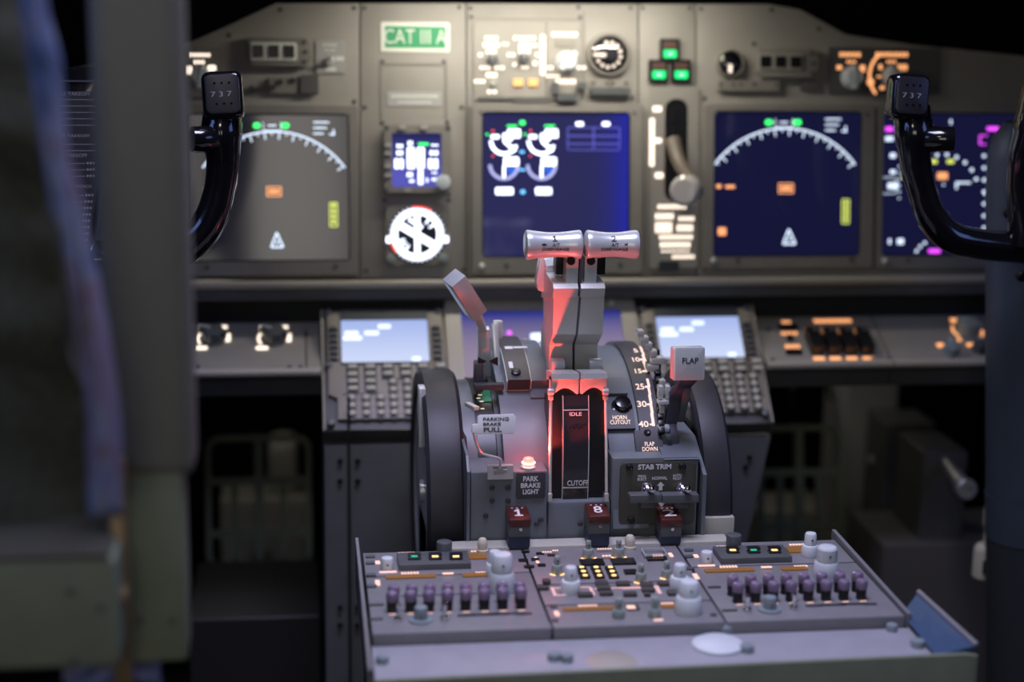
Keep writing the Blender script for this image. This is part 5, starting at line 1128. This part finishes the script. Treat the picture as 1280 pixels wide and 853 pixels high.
# fire handles
def fire(label, px, py, s_):
    p = ony(px, py, 1.522); W = T(p.x, 1.53, ZP); th = Thing('fire_handle', label, 'handle', W, 'three dark red fire handles')
    zt = p.z; w = .0225; d = .030; X = T(p.x, 1.536, zt-.004) @ Rx(8)
    mb = MB(); mb.box((0, 0, 0), (w, d, .009), .0022, 3, X=X, taper=(.95, .97)); c = th.part('cap', mb, 'brown')
    mb = MB(); a_, b_ = {'1': (-.0025, .0030), '8': (-.0042, .0042), '2': (-.006, .006)}[s_]; (mb.one(-.004, -.008, .004, .006, .0045, .0004, X=X) if s_ == '1' else mb.text(s_, a_, -.008, b_, .006, .0045, .0004, X=X, bold=.01)); mb.text('- - -', -.006, .0085, .006, .0095, .0045, .0003, X=X); th.part('number', mb, 'paint_w', c)
    mb = MB(); mb.box((p.x, 1.536, zt-.014), (w*.93, d*.9, .013), .001); mb2 = mb; th.part('collar', mb, 'kdark')
    mb = MB(); mb.lathe([(.0017, 0), (.0017, .0006), (0, .0006)], 10, Matrix.Translation((p.x+.001, 1.5222, zt-.0125)) @ Rx(90)); th.part('pin', mb, 'chrome')
    mb = MB(); hh = zt-.020-(ZP-.004); mb.box((p.x, 1.537, zt-.0205-hh/2), (w*.95, d*.8, hh), .001, taper=(1, 1)); th.part('base', mb, mat('navy_base', (.03, .045, .09), .45))
fire('leftmost fire handle, dark red cap numbered 1', 650, 647, '1'); fire('middle fire handle, dark red cap marked 8', 750, 643, '8'); fire('rightmost fire handle, dark red cap numbered 2, before the STAB TRIM panel', 840, 647, '2')

# ================================================================== YOKES
def yoke(label, side, grip, path, rads, stub, capc, hub):
    th = Thing('control_yoke', label, 'control yoke', Matrix.Translation(hub))
    mb = MB(); mb.tube(path, rads, 20, flat=1.0, sub=8); g = th.part('horn', mb, 'blackg', ang=60)
    mb = MB(); p = ony(*capc, 1.665); X = Matrix.Translation(p) @ Rx(90-8) @ Rz(3*side)
    mb.box((0, -.0015, -.014), (.040, .047, .030), .010, 5, X=X); c = th.part('grip_head', mb, 'blackg')
    mb = MB(); mb.rrect(-.0165, -.0195, .0165, .0185, -.001, .003, .006, .0015, X=X); cc = th.part('cap_plate', mb, mat('satin_black', (.018, .018, .024), .35), c)
    mb = MB()
    for i in range(3):
        mb.cyl((-.007+i*.007, .010, .003), .0012, .0004, 10, X=X); mb.cyl((-.006+i*.007, -.010, .003), .0012, .0004, 10, X=X)
    th.part('vent_hole', mb, 'void', c)
    mb = MB(); mb.text('7 3 7', -.011, -.003, .009, .002, .003, .0003, X=X, bold=.0); th.part('lettering', mb, mat('dim_lettering', (.30, .30, .33), .4), c)
    mb = MB(); mb.tube([stub[0], stub[1], stub[2]], [.0165, .0130, .0125], 18, sub=6); s_ = th.part('trim_switch_stub', mb, 'blackg', ang=50)
    return th
def P(px, py, y=1.68): return ony(px, py, y)
y1_ = yoke('captain yoke with glossy black right horn beside the grey armrest', 1, None,
     [P(279, 134, 1.69), P(278, 148, 1.685), P(277, 168), P(279, 200), P(275, 235), P(265, 270), P(247, 297), P(215, 318), P(170, 328), P(110, 332)],
     [.019, .0195, .0205, .0165, .0155, .0165, .0170, .018, .022, .026], (P(272, 172, 1.68), P(256, 174, 1.665), P(240, 174, 1.66)), (278, 117), P(60, 330))
mb = MB(); mb.box(P(55, 320), (.085, .05, .06), .015, 3); y1_.part('hub', mb, 'blackg')
y2_ = yoke('first officer yoke with glossy black left horn before the right flight display', -1, None,
     [P(1140, 136, 1.69), P(1141, 150, 1.685), P(1143, 168), P(1144, 200), P(1153, 240), P(1165, 272), P(1190, 297), P(1230, 306), P(1280, 310), P(1340, 313)],
     [.019, .0195, .0205, .0165, .0150, .0160, .0165, .0165, .0170, .022], (P(1150, 174, 1.68), P(1172, 174, 1.665), P(1192, 174, 1.66)), (1140, 119), P(1330, 290))
mb = MB(); mb.box(P(1335, 300), (.085, .06, .07), .015, 3); y2_.part('hub', mb, 'blackg')
mb = MB(); mb.tube([P(1297, 100, 1.66), P(1290, 160, 1.66), P(1274, 215, 1.665), P(1285, 300, 1.67)], [.012, .020, .012, .02], 18, flat=1.2, sub=6); y2_.part('centre_bracket', mb, 'blackg', ang=50)
# column
cl = Thing('control_column', 'blue-grey control column tube rising behind the first officer yoke', 'control column', T(.755, 1.74, 0))
R_c = .050; top_ = ony(1236, 180, 1.76)+Vector((R_c*1.0, 0, 0)); bot_ = ony(1236, 850, 1.76)+Vector((R_c*1.0, 0, 0)); ax_ = (top_-bot_).normalized(); base_ = bot_-ax_*(bot_.z/ax_.z)
CM = Matrix.Translation(base_) @ ax_.to_track_quat('Z', 'Y').to_matrix().to_4x4()
def cz(py): q = ony(1260, py, 1.72); return (q-base_).dot(ax_)
mb = MB(); mb.lathe([(R_c, .0), (R_c, cz(688)-.001)], 40, CM); cl.part('lower_tube', mb, 'dkblue')
mb = MB(); mb.lathe([(R_c+.0008, cz(688)), (R_c+.0008, cz(632)-.0006)], 40, CM); cl.part('collar', mb, 'bluegrey')
mb = MB(); mb.lathe([(R_c, cz(632)), (R_c, cz(255)), (.0485, cz(205)), (.043, cz(180)), (.030, cz(160)), (0, cz(152))], 40, CM); cl.part('upper_tube', mb, 'bluegrey')
mb = MB(); mb.lathe([(.008, 0), (.008, .004), (.005, .007), (0, .007)], 16, Matrix.Translation(ony(1262, 265, 1.712)) @ Rx(90)); mb.lathe([(.006, 0), (.006, .004), (.004, .006), (0, .006)], 16, Matrix.Translation(ony(1276, 345, 1.712)) @ Rx(90)); cl.part('bolt', mb, 'black')
# checklist on captain's yoke
ck = Thing('checklist_plate', 'black checklist plate with pale printed lines behind the grey armrest', 'checklist', P(100, 200).to_tuple() and Matrix.Translation(P(100, 200, 1.64)))
CK = Fr(1.64, .98, 84); x0, y0, x1, y1 = CK.rect(-40, 84, 125, 325)
mb = MB(CK.M); pts = pxpoly(CK, [(-40, 84), (124, 84), (126, 110), (126, 230), (118, 300), (108, 326), (-30, 330)]); mb.prism(pts[::-1] if 0 else pts, -.008, 0, .002); ck.part('holder', mb, 'blackg')
mb = MB(CK.M); pts = pxpoly(CK, [(-30, 116), (121, 114), (122, 228), (114, 290), (106, 312), (-25, 316)]); mb.prism(pts, 0, .0012); cd_ = ck.part('card', mb, mat('checklist_card', (.035, .035, .032), .5))
mb = MB(CK.M); bar(mb, CK, -40, 100, 124, 102, .0, .001); 
ck.part('clip_edge', mb, 'kdark')
mb = MB(CK.M)
def ck_t(s_, a, b, c, d): rtext(mb, CK, s_, a, b, c, d, .0012, .01, .0002)
ck_t('BEFORE TAKEOFF', 60, 115, 113, 119.5); ck_t('CLEARED FOR TAKEOFF', 40, 168, 112, 171.5); ck_t('AFTER TAKEOFF', 64, 192, 109, 196.5); ck_t('APPROACH', 88, 231, 114, 235)
for k, y in enumerate(range(124, 310, 8)):
    if y in (164, 172, 196, 228, 236): continue
    e = 119-max(0, y-230)*.12; bar(mb, CK, 0, y, e-12 if y > 200 else e, y+.8, .0012, .0002); 
    if y > 200: word(mb, CK, e-11, y-1.5, e, y+1.5, 3, .0012, .0002)
ck.part('printed_line', mb, mat('dim_print', (.30, .30, .28), .6), cd_)

# ================================================================== FOREGROUND LEFT: captain's seat
seat = Thing('captain_seat', 'dark olive cloth captain seat back at the left edge with green metal base box', 'seat', T(-.25, 1.10, 0))
ZS0 = ony(60, 703, 1.10).z
def seatfn(u, v):
    a = u*2*PI; z = ZS0+v*.56; y = 1.235+.055*max(-1, min(1, 1.3*math.sin(a))); xr_ = ony(118-92*v, 300, 1.235).x; x = xr_-.17+.17*max(-1, min(1, 1.25*math.cos(a)))
    wob = .006*math.sin(z*40+a*2)+.004*math.sin(z*90+a*5); k = 1-.03*math.sin(v*PI)
    return Vector((x+wob*.6, y+wob, z))
mb = MB(); mb.sheet(seatfn, 64, 60); seat.part('seat_back', mb, 'fabric', ang=80)
p, q = ony(-40, 703, 1.10), ony(150, 835, 1.10)
mb = MB(); mb.box((q.x-.14, 1.20, (p.z+q.z)/2), (.28, .20, p.z-q.z), .006, 3); seat.part('base_box', mb, 'oliveg')
mb = MB(); mb.box((q.x-.142, 1.20, p.z+.001), (.275, .20, .004), .001); seat.part('box_lid', mb, 'olive')
mb = MB(); 
for a, b in ((88, 740), (125, 760), (92, 825)): mb.lathe([(.003, 0), (.003, .001), (0, .0015)], 12, Matrix.Translation(ony(a, b, 1.0995)) @ Rx(90))
seat.part('bolt', mb, 'dgrey')
mb = MB(); p = ony(154, 743, 1.13); mb.lathe([(.003, -.01), (.003, .01)], 12, Matrix.Translation(p) @ Rx(90)); mb.box(p+Vector((-.003, .02, 0)), (.012, .02, .19), .003); seat.part('pivot_pin', mb, mat('brass', (.45, .32, .18), .4, metal=.6))
ar = Thing('armrest', 'raised grey vinyl armrest standing upright beside the captain seat', 'armrest', Matrix.Translation(ony(190, 815, 1.15)))
A0, A1 = ony(178, 603, 1.15), ony(176, -60, 1.15); w = (ony(236, 300, 1.15)-ony(120, 300, 1.15)).x
mb = MB(); mb.box(((A0.x+A1.x)/2, 1.178, (A0.z+A1.z)/2), (w, .055, A1.z-A0.z), .014, 5); ar.part('pad', mb, 'leather', ang=60)
A, B = ony(153, 604, 1.15), ony(234, 812, 1.15); mb = MB(); mb.box(((A.x+B.x)/2, 1.175, (A.z+B.z)/2), (B.x-A.x, .045, A.z-B.z+.02), .003, 3); ar.part('bracket', mb, 'oliveg')
mb = MB()
for a, b in ((175, 776), (215, 776)): mb.lathe([(.003, 0), (.003, .001), (0, .0015)], 12, Matrix.Translation(ony(a, b, 1.152)) @ Rx(90))
ar.part('bolt', mb, 'dgrey')
# patterned cloth strip
def clothmat():
    m = bpy.data.materials.new('patterned_blue_cloth'); m.use_nodes = True; nt = m.node_tree; b = nt.nodes['Principled BSDF']; b.inputs['Roughness'].default_value = .85
    tc = nt.nodes.new('ShaderNodeTexCoord'); v = nt.nodes.new('ShaderNodeTexVoronoi'); v.inputs['Scale'].default_value = 38; n = nt.nodes.new('ShaderNodeTexNoise'); n.inputs['Scale'].default_value = 14
    r = nt.nodes.new('ShaderNodeValToRGB'); cr = r.color_ramp; cr.elements[0].position = .35; cr.elements[0].color = (.03, .055, .12, 1); cr.elements[1].position = .62; cr.elements[1].color = (.17, .19, .27, 1)
    e = cr.elements.new(.5); e.color = (.07, .10, .21, 1); e = cr.elements.new(.72); e.color = (.15, .12, .18, 1)
    ad = nt.nodes.new('ShaderNodeMath'); ad.operation = 'ADD'; mu = nt.nodes.new('ShaderNodeMath'); mu.operation = 'MULTIPLY'; mu.inputs[1].default_value = .25
    nt.links.new(tc.outputs['Object'], v.inputs['Vector']); nt.links.new(tc.outputs['Object'], n.inputs['Vector']); nt.links.new(v.outputs['Distance'], mu.inputs[0]); nt.links.new(n.outputs['Fac'], ad.inputs[0]); nt.links.new(mu.outputs[0], ad.inputs[1]); nt.links.new(ad.outputs[0], r.inputs[0]); nt.links.new(r.outputs[0], b.inputs['Base Color']); return m
M['cloth'] = clothmat()
edge = [(25, -30), (32, 20), (48, 80), (60, 150), (70, 220), (80, 290), (92, 360), (100, 420), (112, 500), (120, 570), (122, 645)]
wid = [24, 26, 28, 26, 24, 26, 30, 34, 34, 32, 36]
def clothfn(u, v):
    t = v*(len(edge)-1); i = min(int(t), len(edge)-2); f_ = t-i; ex = edge[i][0]*(1-f_)+edge[i+1][0]*f_; ey = edge[i][1]*(1-f_)+edge[i+1][1]*f_; w = wid[i]*(1-f_)+wid[i+1]*f_
    y = 1.035+.02*math.sin(u*7+v*9)*.5+.03*u*u; return ony(ex-4+u*w, ey, y+.03)
mb = MB(); mb.sheet(clothfn, 12, 60)
o = mb.build('cloth_strip', 'cloth', None, Matrix.Translation(ony(60, 300, 1.04)), ang=80); so = o.modifiers.new('s', 'SOLIDIFY'); so.thickness = .004
tag(o, 'crumpled blue patterned cloth hanging down the edge of the captain seat', 'cloth')
def cl2(u, v): y = 1.13+.05*u; p = ony(80+u*120, 812+v*70+6*math.sin(u*9)-14*math.sin(u*PI), y); return p+Vector((0, .01*math.sin(v*12+u*7), 0))
mb = MB(); mb.sheet(cl2, 24, 14); o = mb.build('cloth_fold', 'cloth' if 0 else mat('lilac_cloth', (.22, .24, .42), .85, noise=.2, nscale=30), None, Matrix.Translation(ony(140, 840, 1.0)), ang=80); so = o.modifiers.new('s', 'SOLIDIFY'); so.thickness = .003
tag(o, 'lilac-blue cloth fold hanging below the seat base box', 'cloth')

# ================================================================== FOOT WELLS
def pedal(label, cx0, cy0, cx1, cy1, y, skew):
    F = Fr(y, .6, 78); W = F.W((cx0+cx1)/2, cy1); th = Thing('rudder_pedal', label, 'rudder pedal', W)
    x0, y0, x1, y1 = F.rect(cx0, cy0, cx1, cy1); S = Matrix.Identity(4); S[0][1] = skew
    th.W = W; base = F.M
    mb = MB(F.M); mb.ring(rr(x0, y0, x1, y1, .018, 5), rr(x0+.008, y0+.008, x1-.008, y1-.008, .014, 5), -.01, 0)
    w = x1-x0; h = y1-y0
    for k in (.5,): mb.rrect(x0+w*k-.006, y0+.006, x0+w*k+.006, y1-.006, -.009, -.001, .002)
    for k in (.27, .66): mb.rrect(x0+.006, y0+h*k-.005, x1-.006, y0+h*k+.005, -.0095, -.0015, .002)
    for k in (.27, .73): mb.rrect(x0+w*k-.004, y0+.006, x0+w*k+.004, y0+h*.66, -.0085, -.002, .002)
    th.part('lattice_frame', mb, 'oliveg')
    mb = MB(); a = F.M @ Vector(((x0+x1)/2, y0, -.01)); mb.box(a+Vector((0, .04, -.03)), (.03, .10, .05), .006); mb.tube([a+Vector((0, .06, -.04)), a+Vector((0, .12, -.25))], .012, 12, sub=0); th.part('arm', mb, 'dgrey')
pedal('left lattice rudder pedal in the captain foot well', 257, 545, 390, 712, 2.25, 0)
pedal('right lattice rudder pedal in the first officer foot well', 948, 532, 1052, 705, 2.2, 0)
def blk(name, label, cat, a, b, c, d, y, dep, mt, bev=.006, tilt=0, rest='floor'):
    p, q = ony(a, b, y), ony(c, d, y)
    if rest == 'floor': q.z = 0
    elif rest == 'wall': dep = 2.71-y
    W = Matrix.Translation(((p.x+q.x)/2, y+dep/2, (p.z+q.z)/2)) @ Rz(tilt); mb = MB(W); mb.box((0, 0, 0), (abs(q.x-p.x), dep, abs(p.z-q.z)), bev, 3)
    return top(name, label, cat, mb, mt, W)
blk('foot_well_box', 'dim pale box behind the left rudder pedal', 'box', 275, 625, 385, 712, 2.45, .1, 'beige')
blk('duct_end', 'round-cornered pale duct end behind the upper left rudder pedal', 'duct', 335, 555, 372, 626, 2.46, .08, 'beige', .016, rest='box')
blk('foot_well_box', 'dim pale box behind the right rudder pedal', 'box', 945, 640, 1035, 712, 2.42, .1, 'beige')
blk('side_duct', 'tall dull grey duct in the right foot well beyond the rudder pedal', 'duct', 1058, 470, 1118, 590, 2.35, .1, 'placard', .01)
blk('side_cabinet', 'dark narrow cabinet in the right foot well', 'cabinet', 1108, 530, 1160, 660, 2.25, .08, 'dgrey', .004)
blk('actuator_box', 'dark box that carries the silver tube in the right foot well', 'box', 1156, 566, 1202, 678, 2.02, .10, 'dgrey', .004, rest='ledge')
blk('well_ledge', 'dull brown ledge low in the right foot well beside the blue flared side', 'ledge', 1105, 682, 1300, 752, 2.0, .14, mat('dull_brown', (.13, .12, .11), .6), .004)
blk('well_ledge', 'black ledge across the bottom of the left foot well', 'ledge', 235, 775, 402, 852, 1.95, .2, 'trim_brown', .004)
tb = Thing('silver_crank_tube', 'silver tube with open ring end in the right foot well', 'tube', Matrix.Translation(ony(1182, 572, 2.0)))
A, B = ony(1180, 574, 2.03), ony(1206, 611, 1.93); mb = MB(); mb.tube([A, B], [.008, .0105], 18, sub=0); tb.part('shaft', mb, 'tube')
d = (B-A).normalized(); qt = Vector((0, -1, .15)).to_track_quat('Z', 'Y').to_matrix().to_4x4(); mb = MB(Matrix.Translation(B) @ qt); mb.lathe([(.005, -.008), (.0125, -.008), (.0135, -.004), (.0135, .008), (.0115, .010), (.005, .010), (.005, -.008)], 28); tb.part('ring_end', mb, 'tube')
mb = MB(); p = ony(1094, 575, 2.3); mb.lathe([(0, -.01), (.01, -.006), (.013, 0), (.01, .006), (0, .01)], 18, Matrix.Translation(p)); mb.tube([p, p+Vector((.01, .0, -.035))], .006, 10, sub=0); top('pipe_elbow', 'small silver pipe elbow in front of the grey duct', 'pipe', mb, 'tube', Matrix.Translation(p))
mb = MB(); mb.tube([ony(988, 505, 2.2), ony(992, 480, 2.2), ony(1006, 468, 2.22), ony(1030, 470, 2.3), ony(1040, 500, 2.4)], .004, 10); top('cable', 'black cable loop above the right rudder pedal', 'cable', mb, 'black', Matrix.Translation(ony(1000, 500, 2.2)))
mb = MB(); p = ony(263, 488, 1.93); mb.lathe([(.003, 0), (.004, .006), (.0045, .016), (.003, .02)], 14, Matrix.Translation(p)); mb.cyl((0, 0, .018), .002, .014, 10, X=Matrix.Translation(p)); top('cable_clip', 'tiny pale fitting hanging under the left shelf panel', 'fitting', mb, 'placard', Matrix.Translation(p))
# white fitting near the column
wf = Thing('hanging_fitting', 'white plastic fitting with dark window hanging beside the control column', 'fitting', Matrix.Translation(ony(1229, 720, 1.80)))
p = ony(1230, 722, 1.80); WW = Matrix.Translation((p.x, 1.80, p.z))
mb = MB(WW); mb.lathe([(0, 0), (.013, 0), (.0145, .002), (.0145, .034), (.0135, .038), (.011, .041), (0, .041)], 28); bd = wf.part('body', mb, 'beige')
mb = MB(WW); mb.lathe([(.0043, .04), (.0043, .066)], 14); wf.part('stem', mb, 'beige'); mb = MB(WW); mb.lathe([(.0055, .064), (.0065, .066), (.0065, .088), (.0045, .092), (0, .092)], 18); wf.part('cap', mb, 'beige')
mb = MB(WW); mb.box((.0, -.0142, .018), (.018, .003, .017), .001); wf.part('window', mb, 'black', bd); mb = MB(WW); mb.box((.002, -.0155, .018), (.011, .0022, .009), .0005); wf.part('label', mb, 'beige', bd)

# ================================================================== LIGHT
def area(name, loc, rot, sx_, sy_, col, power, spread=None):
    l = bpy.data.lights.new(name, 'AREA'); l.shape = 'RECTANGLE'; l.size = sx_; l.size_y = sy_; l.color = col; l.energy = power
    if spread: l.spread = math.radians(spread)
    o = bpy.data.objects.new(name, l); o.location = loc; o.rotation_euler = [math.radians(a) for a in rot]; COL.objects.link(o); return o
area('glareshield_flood', (.29, 1.90, 1.168), (22, 0, 0), .34, .02, (1, .93, .80), .95)
area('overhead_light', (.22, 1.28, 2.20), (0, 0, 0), .6, .5, (.70, .68, 1.0), 7.5, 95)
area('left_window_light', (-1.15, .9, 1.65), (0, -72, 0), .6, .8, (.25, .38, 1.0), 5)
area('right_window_light', (1.75, .5, 1.65), (0, 72, 0), .6, .8, (.25, .38, 1.0), 4)
area('added_rear_fill', (-.32, -1.0, 1.42), (84, 0, 0), 1.0, .75, (1.0, .94, .84), 5.5)  # unseen source added for the left screen's grey reflection and frontal fill
area('added_seat_fill', (-.25, .15, 1.95), (38, 0, 0), .25, .15, (1.0, .93, .80), 1.6)  # fill added to brighten the seat and armrest, no lamp known there
pt = bpy.data.lights.new('park_brake_bulb', 'SPOT'); pt.color = (1, .07, .05); pt.energy = 2.0; pt.shadow_soft_size = .003; pt.spot_size = math.radians(84); pt.spot_blend = .45
o = bpy.data.objects.new('park_brake_bulb', pt); o.location = lp+Vector((0, -.010, .014)); o.rotation_mode = 'QUATERNION'; o.rotation_quaternion = Vector((-.58, -.32, -.76)).to_track_quat('Z', 'Y'); COL.objects.link(o)
pt = bpy.data.lights.new('park_brake_bulb_glow', 'POINT'); pt.color = (1, .04, .03); pt.energy = .05; pt.shadow_soft_size = .004
o = bpy.data.objects.new('park_brake_bulb_glow', pt); o.location = lp+Vector((0, -.002, .016)); COL.objects.link(o)
for nm, x_, y_ in (('added_left_foot_fill', -.12, 2.36), ('added_right_foot_fill', .72, 2.33)):  # fills added to lift the dark foot wells, no lamps seen there
    pt = bpy.data.lights.new(nm, 'POINT'); pt.color = (1, .93, .8); pt.energy = .35; pt.shadow_soft_size = .03; o = bpy.data.objects.new(nm, pt); o.location = (x_, y_, .82); COL.objects.link(o)
w = bpy.data.worlds.new('world'); w.use_nodes = True; w.node_tree.nodes['Background'].inputs[0].default_value = (.012, .015, .03, 1); w.node_tree.nodes['Background'].inputs[1].default_value = 1; bpy.context.scene.world = w
vs = bpy.context.scene.view_settings; vs.view_transform = 'Standard'; vs.look = 'None'; vs.gamma = 1; vs.exposure = 0
try: vs.use_curve_mapping = False
except Exception: pass
